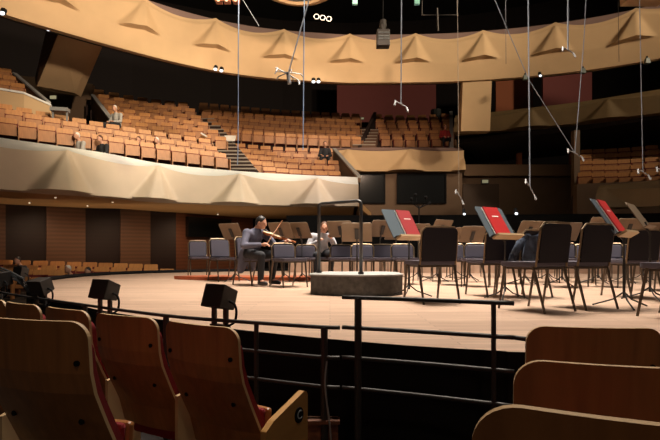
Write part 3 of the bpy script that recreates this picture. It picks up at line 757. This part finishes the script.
for px, d, dg, t in ((352, 10.9, 178, 'third rank back, over the middle of the podium'), (393, 10.8, 182, 'third rank back, over the right end of the podium'), (443, 10.0, 172, 'just above the right chair leg nearest the podium'),
                     (546, 9.6, 160, 'framed between denim jacket and large chair'), (590, 10.2, 152, 'beyond the pale bronze stand'), (618, 9.6, 148, 'just left of the distant bronze stand at right')):
    chair(px, d, dg, f'distant dull orchestra chair {t}', 'distant orchestra chairs')

# music stands
def stand_proto(deskm, folder=None, lipm=M_lip):
    s = empty('music_stand'); H = .86; hd = .44 if folder else .35; ang = 58 if folder else 58
    b = MB(); T = Matrix.Translation((0, 0, H)) @ Matrix.Rotation(math.radians(-32), 4, 'X')
    T = Matrix.Translation((0, .02, H)) @ Matrix.Rotation(math.radians(ang), 4, 'X')
    # desk plane: local x = width, local y = up along the desk, local z = towards the player
    b.prism([(-.25, 0), (.25, 0), (.25, hd-.03), (.23, hd), (-.23, hd), (-.25, hd-.03)], -.008, 0, 0, T)
    b.build('desk', deskm, s)
    b = MB(); b.prism([(-.25, -.008), (.25, -.008), (.25, 0), (-.25, 0)], -.008, .055, 0, T); b.build('shelf', M_iron if folder else deskm, s)
    if folder:
        b = MB(); b.prism([(-.22, -.035), (.26, -.035), (.26, -.010), (-.22, -.010)], .0, .10, 0, T); b.build('lip', M_lip, s)
    b = MB()
    b.prism([(-.035, .05), (.035, .05), (.035, .24), (-.035, .24)], -.022, -.009, 0, T); b.tube([(0, .05, .93), (0, .03, .84), (0, .0, .80), (0, 0, .76)], .014, 6); b.build('desk_bracket', M_iron, s)
    bar('post', [[(0, 0, .10), (0, 0, .50)]], .014, M_iron, s, 8); bar('inner_post', [[(0, 0, .45), (0, 0, .78)]], .009, M_iron, s, 8)
    for k in range(3):
        a = math.radians(90+120*k); bar('leg', [[(0, 0, .16), (.10*math.cos(a), .10*math.sin(a), .08), (.30*math.cos(a), .30*math.sin(a), .008)]], .009, M_iron, s)
    return s, T
stA, TA = stand_proto(M_deskb); stA.location = (0, 0, -60)
stB, TB = stand_proto(M_desk, True)
def folder_on(st, T, m, x0=-.05, w=.29, h=.425):
    f = empty('score_folder'); b = MB()
    b.prism([(x0, .004), (x0+w, .004), (x0+w, h), (x0, h)], .012, .024, 0, T); b.build('cover', m, f)
    b = MB(); b.prism([(x0-.012, .006), (x0+w-.005, .006), (x0+w-.005, h-.006), (x0-.012, h-.006)], .003, .0115, 0, T); b.build('pages', M_paper, f)
    b = MB(); b.prism([(x0+.08, h*.66), (x0+.20, h*.66), (x0+.20, h*.69), (x0+.08, h*.69)], .0242, .0248, 0, T); b.build('label_line', M_paper, f)
    return f
su = {'A': False, 'B': False}
def mstand(kind, px, d, deg, label, dz=0, folder=None, flabel=None, fw=.29, fx=-.05):
    p = stA if kind == 'A' else stB
    o = p if not su[kind] else copy_tree(p); su[kind] = True
    o.location = floor_pt(px, d); o.rotation_euler = (0, 0, math.radians(deg))
    if dz:   # a taller or lower setting of the telescopic post
        for ch in o.children:
            if not (ch.name.startswith('leg') or ch.name.startswith('post')): ch.location.z = dz
    tag(o, label, 'music stand', 'music stands on the platform')
    if folder:
        f = folder_on(o, TB, folder, fx, fw); f.location = floor_pt(px, d)+Vector((0, 0, dz)); f.rotation_euler = o.rotation_euler
        tag(f, flabel, 'folder')
    return o
mstand('B', 409, 6.35, 38, 'blue-grey music stand with dull red folder by the podium', -.11, M_bookd, 'dull red score folder on the stand beside the podium', .25, -.01)
mstand('B', 505, 5.95, 34, 'blue-grey music stand with red folder, middle of the front three', -.11, M_book, 'red score folder with white page edges on the middle stand', .27, -.13)
mstand('B', 624, 5.15, 46, 'blue-grey steeply turned music stand with bright red folder at right', -.11, M_book, 'bright red score folder on the steeply turned stand at right', .27, -.10)
A_ = [(650, 5.9, 48, 'dark bronze music stand leaning left at the right edge', 0),
 (235, 9.9, 150, 'bronze music stand behind the violinist\'s back', -.02), (284, 9.9, 152, 'bronze music stand just right of the violin', 0), (302, 9.9, 150, 'bronze music stand beside the left podium rail post', 0),
 (342, 9.8, 160, 'bronze music stand framed by the podium rail', .02), (357, 8.4, 175, 'low bronze music stand behind the right podium rail post', -.1), (380, 9.6, 200, 'bronze music stand left of the dull red folder', .02),
 (437, 9.9, 215, 'tilted bronze music stand above the chair nearest the podium', .05), (470, 9.8, 190, 'bronze music stand left of the middle red folder', -.08),
 (525, 9.0, 200, 'bronze music stand behind the denim jacket', -.03), (548, 10.2, 175, 'bronze music stand seen over the large black-backed chair', 0),
 (562, 8.6, 190, 'bronze music stand between the two large black-backed chairs', -.08), (598, 9.2, 185, 'pale bronze music stand left of the bright red folder', .05),
 (626, 9.4, 180, 'bronze music stand right behind the bright red folder', .04), (643, 10.0, 165, 'distant bronze music stand near the right edge', 0),
 (418, 10.4, 170, 'distant bronze music stand right of the dull red folder', 0), (456, 11.2, 160, 'far bronze music stand above the gap between near chairs', -.04), (396, 10.9, 180, 'far bronze music stand behind the dull red folder', 0)]
for px, d, dg, t, dz in A_: mstand('A', px, d, dg, t, dz)
# loose sheets lying on the stand shelves
def sheet(px, py, d, rz, label, sx=.36, sy=.26):
    q = P(px, py, d); b = MB(); b.box((0, 0, 0), (sx, sy, .012)); b.box((.02, .01, .010), (sx*.9, sy*.9, .006), m=1)
    o = b.build('score_book', [M_lip, mat('cream_paper', (.62, .48, .32), .7)]); o.location = q; o.rotation_euler = (.25, 0, rz); tag(o, label, 'score')
for px, py, d, rz, lab in ():
    sheet(px, py, d, rz, lab)

# denim jacket draped on the back of a chair
b = MB(); q = floor_pt(527, 6.15)
NN = 14; vs = []
for side in (0, 1):
    for j in range(NN+1):
        for i in range(9):
            u = i/8-.5; v = j/NN
            z = .88-.42*v; y = (-.27+.05*v) if side == 0 else (-.17-.02*v)
            y += (.02+.03*v)*math.sin(9*u*3+v*4+side)*(1 if side else -1)
            x = u*(.44+.10*v)+.02*math.sin(v*7+side)
            vs.append((x, y-(.05*v if side == 0 else -.08*v), z+.015*math.cos(u*14)))
K = 9*(NN+1)
for side in (0, 1):
    o0 = side*K
    for j in range(NN):
        for i in range(8):
            a = o0+j*9+i; b.f.append((a, a+1, a+10, a+9)); b.mi.append(0)
for i in range(8): b.f.append((i, i+1, K+i+1, K+i)); b.mi.append(0)
b.v = vs; jk = b.build('denim_jacket', M_denim, smooth=True)
sol = jk.modifiers.new('thick', 'SOLIDIFY'); sol.thickness = .02
jk.location = floor_pt(524, 6.5)-Vector((0, 0, .09)); jk.rotation_euler = (0, 0, math.radians(20)); tag(jk, 'crumpled blue denim jacket draped over an orchestra chair', 'jacket')
b = MB(); cap(b, (-.20, -.22, .84), .055, (-.30, -.16, .62), .05); cap(b, (-.30, -.16, .62), .05, (-.26, -.05, .50), .045); b.build('sleeve', M_denim, jk, smooth=True)

# podium
pod = empty('conductor_podium', label='low grey carpeted conductor podium with rounded front', cat='podium')
poly = [(-.27, 7.05), (-.26, 6.72), (.05, 6.50), (.42, 6.42), (.80, 6.52), (.98, 6.75), (1.0, 7.4), (.85, 7.7), (-.1, 7.7)]
b = MB(); b.prism(poly, SZ, SZ+.255); b.build('base', M_pod, pod)
b = MB(); cx_, cy_ = .35, 7.05; b.prism([(cx_+(x-cx_)*1.02, cy_+(y-cy_)*1.02) for x, y in poly], SZ+.2551, SZ+.275); b.build('top_board', M_podtop, pod)
pr = empty('podium_rail', label='grey tubular safety rail standing on the conductor podium', cat='rail')
a = P(319, 0, 7.05); c = P(361, 0, 6.62); zt = zat(204, 7.05); 
b = MB(); z0 = SZ+.28
b.tube([(a.x, a.y, z0), (a.x, a.y, zt-.04), (a.x+.01, a.y-.01, zt-.012), (a.x+.04, a.y-.03, zt), (c.x-.04, c.y+.03, zt+.0), (c.x-.01, c.y+.01, zt-.012), (c.x, c.y, zt-.04), (c.x, c.y, z0)], .024, 10); b.build('hoop', mat('grey_rail', (.06, .06, .062), .4, .4), pr, smooth=True)
for q in (a, c):
    b = MB(); b.tube([(q.x, q.y, z0), (q.x, q.y, z0+.03)], .04, 10); b.build('foot', M_iron, pr)

# ------------------------------------------------------------------ front rails
def rail(name, label, lines, posts, r=.0125):
    o = empty(name, label=label, cat='rail')
    for L in lines: b = MB(); b.tube(catmull(L, 6), r, 8); b.build('rail_bar', M_iron, o, smooth=True)
    for p in posts: b = MB(); b.tube([(p[0], p[1], 0), (p[0], p[1], p[2])], p[3], 8); b.build('post', M_iron, o)
    return o
Lp = [(.06, 3.05), (-.08, 3.08), (-.61, 3.32), (-1.19, 3.63), (-2.14, 4.37), (-3.85, 5.83), (-5.0, 7.3), (-6.0, 9.0)]
hs = [CZ-.455, CZ-.64, CZ-.82]
rail('front_guard_rail', 'long black curved guard rail running left along the platform front', [[(x, y, h) for x, y in Lp] for h in hs],
     [(-.035, 3.065, hs[0], .022), (-.48, 3.26, hs[0], .016), (-1.19, 3.63, hs[0], .022), (-2.14, 4.37, hs[0], .022), (-3.0, 5.1, hs[0], .022), (-3.85, 5.83, hs[0], .03), (-4.6, 6.8, hs[0], .025)])
Rp = [(.075, 3.03), (.5, 2.87), (.98, 2.66)]
hr = [CZ-.268, CZ-.45, CZ-.632, CZ-.815]
rail('aisle_guard_rail', 'taller black guard rail with four bars in front of the podium', [[(x, y, h) for x, y in Rp] for h in hr]+[[(.98, 2.66, hr[1]), (1.12, 2.62, hr[1]-.01), (1.5, 2.5, hr[1]-.02)]],
     [(.168, 2.99, hr[0], .022), (.885, 2.705, hr[0], .014)])
b = MB(); b.tube(catmull([(x, y-.08, .33) for x, y in Lp[:5]], 5), .02, 6)
# timber facing low on the pit wall
b = MB(); b.box((-.12, 3.10, .19), (.34, .05, .30)); b.box((-.12, 3.07, .33), (.36, .08, .02)); tag(b.build('low_timber_box', mat('timber_box', (.16, .06, .03), .6, noise=.4, scale=20)), 'dark reddish wooden box on the floor under the guard rail', 'box')
b = MB(); b.tube(catmull([(.02, 3.03, .0), (.0, 3.02, .3), (-.03, 3.03, .55), (-.02, 3.05, .7)], 6), .006, 5); tag(b.build('hanging_cable', mat('grey_cable', (.25, .25, .25), .5)), 'thin grey cable hanging beside the rail post above the wooden box', 'cable')

# light boxes on the rail
def lamp_box(px, py, d, w, rz, tilt, label):
    q = P(px, py, d); o = empty('stage_lamp', q, rz, label, 'lamp', 'black box lamps on the front guard rail')
    s = w; b = MB(); T = Matrix.Rotation(tilt, 4, 'X')
    hv = [(-.5, -.42, -.42), (.5, -.42, -.42), (.5, .42, -.42), (-.5, .42, -.42), (-.5, -.42, .42), (.5, -.42, .42), (.5, .42, .42), (-.5, .42, .42)]
    hv = [((x*(.86 if y > 0 else 1))*s, y*s*.9, z*s*(.86 if y > 0 else 1)) for x, y, z in hv]
    b.add(hv, [(0, 1, 2, 3), (7, 6, 5, 4), (0, 4, 5, 1), (1, 5, 6, 2), (2, 6, 7, 3), (3, 7, 4, 0)], 0, T); b.build('housing', M_lampbox, o, bevel=s*.03)
    b = MB(); b.prism([(-.42*s, -.34*s), (.42*s, -.34*s), (.42*s, .34*s), (-.42*s, .34*s)], 0, .01*s, 0, T @ Matrix.Translation((0, .385*s, 0)) @ Matrix.Rotation(-PI/2, 4, 'X')); b.build('lens_panel', M_black, o)
    H = s*1.02
    for sx in (-1, 1):
        b = MB(); b.box((sx*.30*s, .0, -.55*s), (.17*s, .12*s, 1.0*s)); b.build('bracket', M_iron, o)
    b = MB(); b.box((0, 0, -1.02*s), (.85*s, .22*s, .12*s)); b.build('clamp', M_iron, o)
    b = MB(); b.tube(catmull([(.42*s, 0, -.1*s), (.62*s, .02, -.22*s), (.72*s, .02, -.5*s), (.62*s, .02, -.85*s), (.38*s, 0, -1.0*s)], 6), .045*s, 6); b.build('cable', M_black, o, smooth=True)
    return o
M_lampbox = mat('lamp_housing', (.020, .016, .014), .55)
lamp_box(220, 297.5, 3.42, .19, math.radians(-35), -.30, 'black box lamp on the guard rail, largest of three, above the fourth seat')
lamp_box(105, 290.5, 4.15, .19, math.radians(-25), -.30, 'black box lamp on the guard rail, middle of three')
lamp_box(41, 286, 5.1, .19, math.radians(-20), .35, 'black box lamp on the guard rail beside the corner post')
lamp_box(21, 272, 7.3, .17, math.radians(-20), -.2, 'small distant black box lamp at the left corner of the rail')
lamp_box(3, 279, 6.2, .22, math.radians(-50), .2, 'black box lamp cut off by the left edge of the photo')
b = MB(); q0 = P(-6, 266, 6.4)
for k in range(4): b.tube([P(-12, 263+3*k, 6.6), P(9+3*k, 271+3.2*k, 6.3), P(24, 279+2.5*k, 6.0)], .014, 5)
tag(b.build('cable_bundle', mat('grey_rubber', (.07, .075, .08), .5)), 'bundle of dark cables and bars at the left corner of the rail', 'cables')

# ------------------------------------------------------------------ foreground seats
fs0 = empty('wooden_auditorium_seat')
prof = [(0, .06, .30), (.15, .02, .44), (.32, -.06, .60), (.44, -.115, .72), (.52, -.135, .80), (.72, -.15, .995)]
pm = shell_mesh(.52, prof, .07, .016, [M_shell, M_ply, M_shell], 12, .035, 'backrest')
mobj('backrest', pm, fs0)
prof2 = [(0, .095, .40), (.20, .0, .58), (.34, -.065, .71), (.44, -.095, .80), (.58, -.115, .93)]
cm = shell_mesh(.46, prof2, .06, .035, [M_red, M_red, M_red], 8, .03, 'cushion'); mobj('cushion', cm, fs0)
def bolt(x, z, y):
    b = MB(); b.tube([(0, .004, 0), (0, -.006, 0)], .011, 10); o = b.build('bolt', M_black, fs0); o.location = (x, y, z)
def shell_y(x, z):
    for a, c in zip(prof, prof[1:]):
        if z <= c[2]: return a[1]+(c[1]-a[1])*(z-a[2])/(c[2]-a[2])-.035*(1-(x/.26)**2)-.010
bolt(-.215, .84, shell_y(-.215, .84)); bolt(.215, .84, shell_y(.215, .84)); bolt(-.17, .60, shell_y(-.17, .60)); bolt(.17, .60, shell_y(.17, .60))
b = MB(); b.box((0, .13, .37), (.42, .04, .32), (-.10, 0, 0)); b.build('folded_seat', M_shell, fs0, bevel=.015)
b = MB(); b.box((0, .095, .38), (.40, .04, .31), (-.10, 0, 0)); b.build('seat_cushion', M_red, fs0, bevel=.02)
b = MB(); b.prism([(-.05, 0), (.20, 0), (.20, .56), (.12, .60), (-.05, .56)], -.013, .013, 0, Matrix.Translation((-.30, 0, 0)) @ Matrix.Rotation(PI/2, 4, 'Z') @ Matrix.Rotation(PI/2, 4, 'X'))
b.build('arm_panel', [M_ply], fs0, bevel=.004)
fu = [False]
def fseat(x, y, deg, dz, label, tilt=0):
    o = fs0 if not fu[0] else copy_tree(fs0); fu[0] = True
    o.location = (x, y, dz); o.rotation_euler = (0, 0, math.radians(deg)); tag(o, label, 'seat', 'wooden auditorium seats nearest the camera'); return o
s4 = fseat(-0.570, 2.640, -33, 0.010, 'plywood-backed seat with the lettered end panel, rightmost of the left front row')
fseat(-1.100, 3.000, -29, 0.010, 'plywood-backed seat immediately left of the row-end seat')
fseat(-1.610, 3.340, -34, 0.010, 'plywood-backed seat third from the row end, below the middle lamp')
fseat(-2.100, 3.680, -35, 0.010, 'small-looking plywood-backed seat furthest along the left front row')
fseat(-2.560, 4.040, -36, 0.010, 'plywood-backed seat barely entering at the left edge below the rail')
s5 = fseat(-1.083, 2.05, -18, .115, 'large dark plywood-backed seat filling the lower left corner')
fseat(-1.61, 2.27, -20, .115, 'plywood-backed seat edge cut off at the lower left, behind the large one')
fseat(1.083, 2.163, -8, .069, 'reddish plywood-backed seat, furthest of the three at lower right')
fseat(.758, 1.36, -14, .097, 'reddish plywood-backed seat, middle of the three at lower right')
fseat(.50, .775, -20, .155, 'pale-rimmed seat back, nearest of the three at lower right')
for o in list(bpy.data.objects):
    if o.name.startswith('arm_panel') and o.parent and o.parent.name.startswith('wooden_auditorium_seat') and o.parent.location.x > 0: bpy.data.objects.remove(o)
# lettered end panel
ep = empty('row_end_panel', label='pale wooden row-end panel with a round black letter C plate', cat='panel')
ep.matrix_world = Matrix.Translation((-.57, 2.64, 0)) @ Matrix.Rotation(math.radians(-33), 4, 'Z')
T = Matrix.Translation((.30, 0, 0)) @ Matrix.Rotation(PI/2, 4, 'Z') @ Matrix.Rotation(PI/2, 4, 'X')
b = MB(); b.prism([(-.02, 0), (.33, 0), (.33, .585), (.318, .605), (.295, .61), (.04, .52), (-.02, .48)], -.02, .02, 0, T); b.build('board', M_pan if 'M_pan' in globals() else M_ply2 if 'M_ply2' in globals() else mat('end_panel_wood', (.50, .27, .09), .4, noise=.12, scale=3, stretch=(1, 1, 5)), ep, bevel=.007)
Tc = T @ Matrix.Translation((.245, .495, .021))
b = MB(); b.prism([(.036*math.cos(a*PI/14), .042*math.sin(a*PI/14)) for a in range(28)], 0, .006, 0, Tc); pl = b.build('letter_plate', M_black, ep)
tc = bpy.data.curves.new('letter', 'FONT'); tc.body = 'C'; tc.size = .066; tc.extrude = .001; tc.align_x = 'CENTER'; tc.align_y = 'CENTER'
tmp = bpy.data.objects.new('letter_curve', tc); COL.objects.link(tmp); dg = bpy.context.evaluated_depsgraph_get(); lm = bpy.data.meshes.new_from_object(tmp.evaluated_get(dg)); bpy.data.objects.remove(tmp)
lm.materials.clear(); lm.materials.append(mat('letter_grey', (.45, .50, .52), .5)); to = bpy.data.objects.new('letter', lm); COL.objects.link(to); to.parent = pl
to.matrix_local = Tc @ Matrix.Translation((0, 0, .0075))

# ------------------------------------------------------------------ hanging microphones and cables
def mic(name, px, py, d, label, cables, m=M_cable, r=.009, w=.25, kind='bar', rot=.5):
    q = P(px, py, d); o = empty(name, q, 0, label, 'microphone', 'microphones hung over the platform')
    for pts in cables:
        b = MB(); b.tube([P(*p)-q for p in pts], r, 5); b.build('cable', m, o)
    b = MB(); b.tube([Vector((-w/2, 0, w*rot*.5)), Vector((0, 0, 0)), Vector((w/2, 0, -w*rot*.6))], .012, 6); b.build('mount_bar', M_white, o)
    for s in (-1, 1):
        b = MB(); c0 = Vector((s*w*.42, 0, -s*w*rot*.5)); b.tube([c0, c0+Vector((s*.02, -.05, -.10))], [.016, .020], 7); b.build('capsule', M_white, o)
    if kind == 'cluster':
        for k in range(5):
            a = 2*PI*k/5; b = MB(); b.tube([(0, 0, .03), (.26*math.cos(a), .26*math.sin(a), .0), (.30*math.cos(a), .30*math.sin(a), -.06)], .012, 5); b.build('arm', M_white, o)
        b = MB(); b.tube([(0, 0, 0), (.03, 0, -.20)], .04, 8); b.build('capsule', M_white, o)
    return o
T0 = -80
mic('hanging_microphone', 401, 104, 9.5, 'white microphone on a straight pale cable above the centre balcony', [[(401, 104, 9.5), (402, T0, 9.5)]], r=.012)
mic('microphone_cluster', 288, 74, 10, 'white branched microphone cluster on a slanted cable, upper left of centre', [[(288, 74, 10), (309, 0, 10), (332, T0, 10)]], r=.014, kind='cluster', w=.5)
mic('hanging_microphone', 568, 50, 10, 'white microphone on a pale cable in front of the right ribbon', [[(568, 50, 10), (568, T0, 10)]], r=.016)
mic('hanging_microphone', 530, 187, 10, 'white microphone hanging low on the longest straight cable', [[(530, 187, 10), (527.5, T0, 10)]], r=.013, w=.2, rot=1.6)
mic('hanging_microphone', 575, 153, 11, 'white microphone held by two converging cables at right', [[(575, 153, 11), (529, 80, 11), (488, T0*.2, 11)], [(575, 153, 11), (584, 40, 11), (590, T0, 11)]], r=.009, w=.36)
mic('hanging_microphone', 643, 172, 10, 'white microphone hanging in front of the dim right balcony', [[(643, 172, 10), (638, T0, 10)]], r=.008, w=.24)
mic('hanging_microphone', 661, 170, 10, 'white microphone half cut off by the right edge of the photo', [[(661, 170, 10), (664, T0, 10)]], r=.006, w=.2)
mic('hanging_microphone', 459, 195, 11, 'small white microphone on a thin cable right of the control windows', [[(459, 195, 11), (457, T0, 11)]], m=mat('thin_cable', (.30, .24, .18), .6), r=.006, w=.16, rot=1.5)
def cable(pts, r, m, label):
    b = MB(); b.tube([P(*p) for p in pts], r, 5); tag(b.build('hanging_cable', m), label, 'cable')
mb_ = mat('blue_cable', (.22, .30, .45), .5)
cable([(239, T0, 11), (238, 150, 11), (237.5, 165, 11)], .012, mb_, 'bluish vertical cable hanging before the left balcony seats')
cable([(305, T0, 11), (303, 150, 11)], .012, mb_, 'bluish vertical cable hanging just right of the microphone cluster')
cable([(240, -5, 12), (259, 26, 12.5)], .009, M_cable, 'short slanted pale cable beside the small coloured lamps')
cable([(617, T0, 12), (619, 62, 12)], .006, M_cabled, 'thin dark cable crossing the right part of the upper ribbon')
cable([(505, T0, 12), (506, 64, 12)], .006, M_cabled, 'thin dark cable crossing the upper ribbon right of the fin')

# upper lamps, fixtures
def down(px, py, d, label, s=.09, m=M_led):
    q = P(px, py, d); o = empty('spot_lamp', q, 0, label, 'lamp', 'small lamps under the balconies')
    b = MB(); b.tube([(0, 0, 0), (0, .05, .12)], s*1.1, 8); b.build('housing', M_black, o)
    b = MB(); b.ball((0, -.03, -.02), (s, s*.6, s*.8), 0, 8, 6); b.build('bulb', m, o)
for px, py, d, t in ((49, 29, 16.3, 'left one of the pair by the slanted fin'), (55.5, 31.5, 16.6, 'right one of the pair by the slanted fin'), (106, 45.5, 17.8, 'left one of the pair right of the slanted fin'),
    (112, 47, 18.0, 'right one of the pair right of the slanted fin'), (215.5, 69, 19.7, 'left one of the pair over the balcony stairs'), (221.5, 70.5, 19.8, 'right one of the pair over the balcony stairs'),
    (313.5, 81.5, 20.5, 'left one of the pair over the upper middle block'), (318.5, 81.5, 20.5, 'right one of the pair over the upper middle block'), (3, 13, 14.6, 'at the top left corner'), (540, 75.5, 20.0, 'right of the straight fin')):
    down(px, py, d, f'small cold white lamp, {t}', .075 if px < 500 else .06)
for px, py, d, t in ((30, 202.5, 16.4, 'leftmost'), (88, 205.5, 17.4, 'above the second dark panel'), (56, 197, 15.0, 'nearer one at left'), (113, 201.5, 16.4, 'nearer one, middle'), (218, 214, 21.0, 'above the black opening')):
    down(px, py, d, f'tiny warm downlight in the wooden soffit, {t}', .035, M_warmdim)
for px, py, d, t in ((525, 77.5, 19.6, 'beside the orange panel'), (583, 71, 18.8, 'above the maroon panel'), (647, 61, 17.5, 'near the right edge')):
    q = P(px, py, d); o = empty('gallery_lantern', q, 0, f'small greenish lantern under the upper ribbon {t}', 'lantern', 'greenish lanterns')
    b = MB(); b.box((0, 0, 0), (.16, .16, .18), taper=.7); b.build('shade', mat('dim_green', (.06, .09, .075), .4), o)
    b = MB(); b.box((0, 0, .12), (.05, .05, .1)); b.build('mount', M_black, o)
for px, m, t in ((219, M_warm, 'left'), (227, M_warmdim, 'middle'), (236, M_warm, 'right')):
    q = P(px, 0, 12); o = empty('ceiling_spot_lamp', q, 0, f'small warm lit spot lamp at the top, {t} of three', 'lamp', 'three warm lamps at the top')
    b = MB(); b.box((0, 0, .06), (.15, .2, .24)); b.build('housing', mat('orange_housing', (.45, .16, .08), .5), o)
    b = MB(); b.ball((0, -.08, -.02), .055, 0, 8, 6); b.build('lens', m, o)
# hanging black speaker
q = P(383, 39, 16); sp = empty('hanging_speaker', q, 0, 'black hanging speaker with shiny bands before the upper ribbon', 'speaker')
b = MB(); b.box((0, 0, 0), (.42, .35, .52), taper=.95); b.build('cabinet', M_iron, sp, bevel=.02)
for z in (-.06, .02, .13):
    b = MB(); b.box((-.08, -.19, z), (.16, .03, .035)); b.box((.10, -.19, z), (.16, .03, .035)); b.build('band', mat('shiny_band', (.12, .14, .15), .35, .6), sp)
b = MB(); b.tube([(0, 0, .26), (0, 0, .42), (0, 0, .60)], [.06, .12, .10], 10); b.build('swivel', M_iron, sp)
b = MB(); b.tube([(0, 0, .6), (0, 0, 4.2)], .015, 6); b.build('rod', M_black, sp)
# round acoustic disc with its rim
q = P(296, -18, 15.0); dc = empty('acoustic_disc', (q.x, q.y, q.z), 0, 'large round hanging ceiling disc with tan rim, cut by the top edge', 'ceiling disc')
b = MB(); Rd = 1.30; N = 40
ring_o = [(Rd*math.cos(2*PI*k/N), Rd*math.sin(2*PI*k/N)) for k in range(N)]; ring_i = [(Rd*.80*x/Rd, Rd*.80*y/Rd) for x, y in ring_o]
vs = [(x, y, 0) for x, y in ring_o]+[(x, y, -.10) for x, y in ring_i]+[(x, y, .12) for x, y in ring_o]+[(x, y, .12) for x, y in ring_i]
fsx = []
for k in range(N):
    j = (k+1) % N; fsx += [(k, j, N+j, N+k), (k, 2*N+k, 2*N+j, j), (N+k, N+j, 3*N+j, 3*N+k), (2*N+k, 3*N+k, 3*N+j, 2*N+j)]
b.add(vs, fsx); b.build('rim', M_plaster, dc)
b = MB(); b.prism([(x*.99, y*.99) for x, y in ring_i], .0, .1); b.build('grille', mat('disc_grille', (.05, .08, .10), .4), dc)
for k in range(6):
    b = MB(); a = PI*(1.2+.6*k/5); b.tube([(.85*math.cos(a), .85*math.sin(a), -.02), (.85*math.cos(a), .85*math.sin(a), -.12)], .07, 8); b.build('bulb', mat('blue_bulb', (.5, .75, .85), .4, emit=.35), dc)
dc.rotation_euler = (math.radians(-4), math.radians(2), 0)
for k, t in enumerate(('left', 'middle', 'right')):
    q = P(316.5+6.2*k, 16.5+1.2*k, 13); b = MB(); s = .07
    pts = [Vector((s*math.cos(a*PI/3), 0, s*math.sin(a*PI/3))) for a in range(7)]; b.tube(pts, .011, 5)
    o = b.build('ring_fixture', M_paper); o.location = q; tag(o, f'small white outlined ring fixture by the ceiling disc, {t} of three', 'fixture', 'white ring fixtures')
# dark box frame and greenish lamps high up
for px, t in ((355, 'left of the straight microphone cable'), (417, 'right of the straight microphone cable')):
    q = P(px, 1, 17); b = MB(); b.box(q, (.17, .12, .24)); tag(b.build('green_lamp', M_green), f'small greenish lamp at the very top {t}', 'lamp')
b = MB(); q = P(440, 10, 18)
b.tube([P(422, -30, 18), P(422, 15, 18), P(457, 15, 18), P(457, -30, 18)], .02, 5); b.tube([P(437, 8, 18), P(438, 31, 18)], .03, 5); tag(b.build('rigging_frame', mat('rig_grey', (.10, .09, .085), .7)), 'dark rectangular rigging frame hanging over the centre', 'frame')
b = MB(); a = P(624, -12, 14); c = P(662, 3, 14); b.box(((a.x+c.x)/2, 14, (a.z+c.z)/2), (c.x-a.x, .4, a.z-c.z)); tag(b.build('ceiling_panel', M_plaster), 'tan ceiling panel edge at the top right corner', 'panel')
# small pale signs
for px, py, d, t, s in ((53.5, 97.5, 21.2, 'on the tan wall under the slanted fin', .30), (485, 181.5, 24.8, 'above the brown door in the right recess', .34), (362, 118.5, 27.5, 'beside the centre block stairs', .22)):
    q = P(px, py, d); b = MB(); b.box((0, 0, 0), (s, .06, s*.6)); b.box((0, -.032, 0), (s*.88, .01, s*.46), m=1); o = b.build('lit_sign', [M_iron, M_sign]); o.location = q; tag(o, f'small pale lit sign {t}', 'sign')
# white table in the left block
q = P(60, 110, 16.9); o = empty('white_side_table', q, .2, 'small white table standing behind the long left block', 'table')
b = MB(); b.box((0, 0, 0), (.55, .3, .12)); b.build('table_top', M_white, o)
for sx in (-1, 1): b = MB(); b.box((sx*.22, 0, -.30), (.05, .05, .5)); b.build('leg', M_white, o)
q = P(230.5, 138.5, 21.2); b = MB(); b.prism([(-.18, -.12), (.18, -.12), (.25, .12), (-.25, .12)], 0, .04, 0, Matrix.Rotation(PI/2, 4, 'X')); o = b.build('paper_sheet', M_paper); o.location = q; tag(o, 'white sheet on the rail beside the balcony stairs', 'paper')
q = P(204, 135, 20.5); b = MB(); b.box((0, 0, 0), (.24, .2, .05), (0, .5, 0)); o = b.build('paper_sheet', M_paper); o.location = q; tag(o, 'small tilted white sheet on a seat left of the stairs', 'paper')
# percussion stand silhouettes by the control windows
o = empty('percussion_stand', P(419, 0, 14.6)*1, 0, 'black branching percussion stand in front of the control windows', 'stand'); o.location.z = SZ+.30
b = MB(); zt = zat(205, 14.6)-SZ-.30; b.tube([(0, 0, 0), (0, 0, zt)], .02, 6); b.build('post', M_black, o)
for dx, h in ((-.22, .18), (.2, .22), (-.1, .30), (.32, .05)):
    b = MB(); b.tube([(0, 0, zt-.1), (dx*.6, 0, zt), (dx, 0, zt+h)], .014, 5); b.ball((dx, 0, zt+h), (.05, .04, .05), 0, 8, 6); b.build('arm', M_black, o)
b = MB(); b.tube([P(0, 0, 0)*0+P(464, 213.5, 13.2), P(664, 222, 12.4)], .018, 6)
# tiny white lamps seen near the door and windows
down(516, 213, 14.2, 'tiny white lamp on a black stem before the right recess', .05)
down(464, 213.5, 14.2, 'tiny white lamp beside the edge of the brown door', .04)
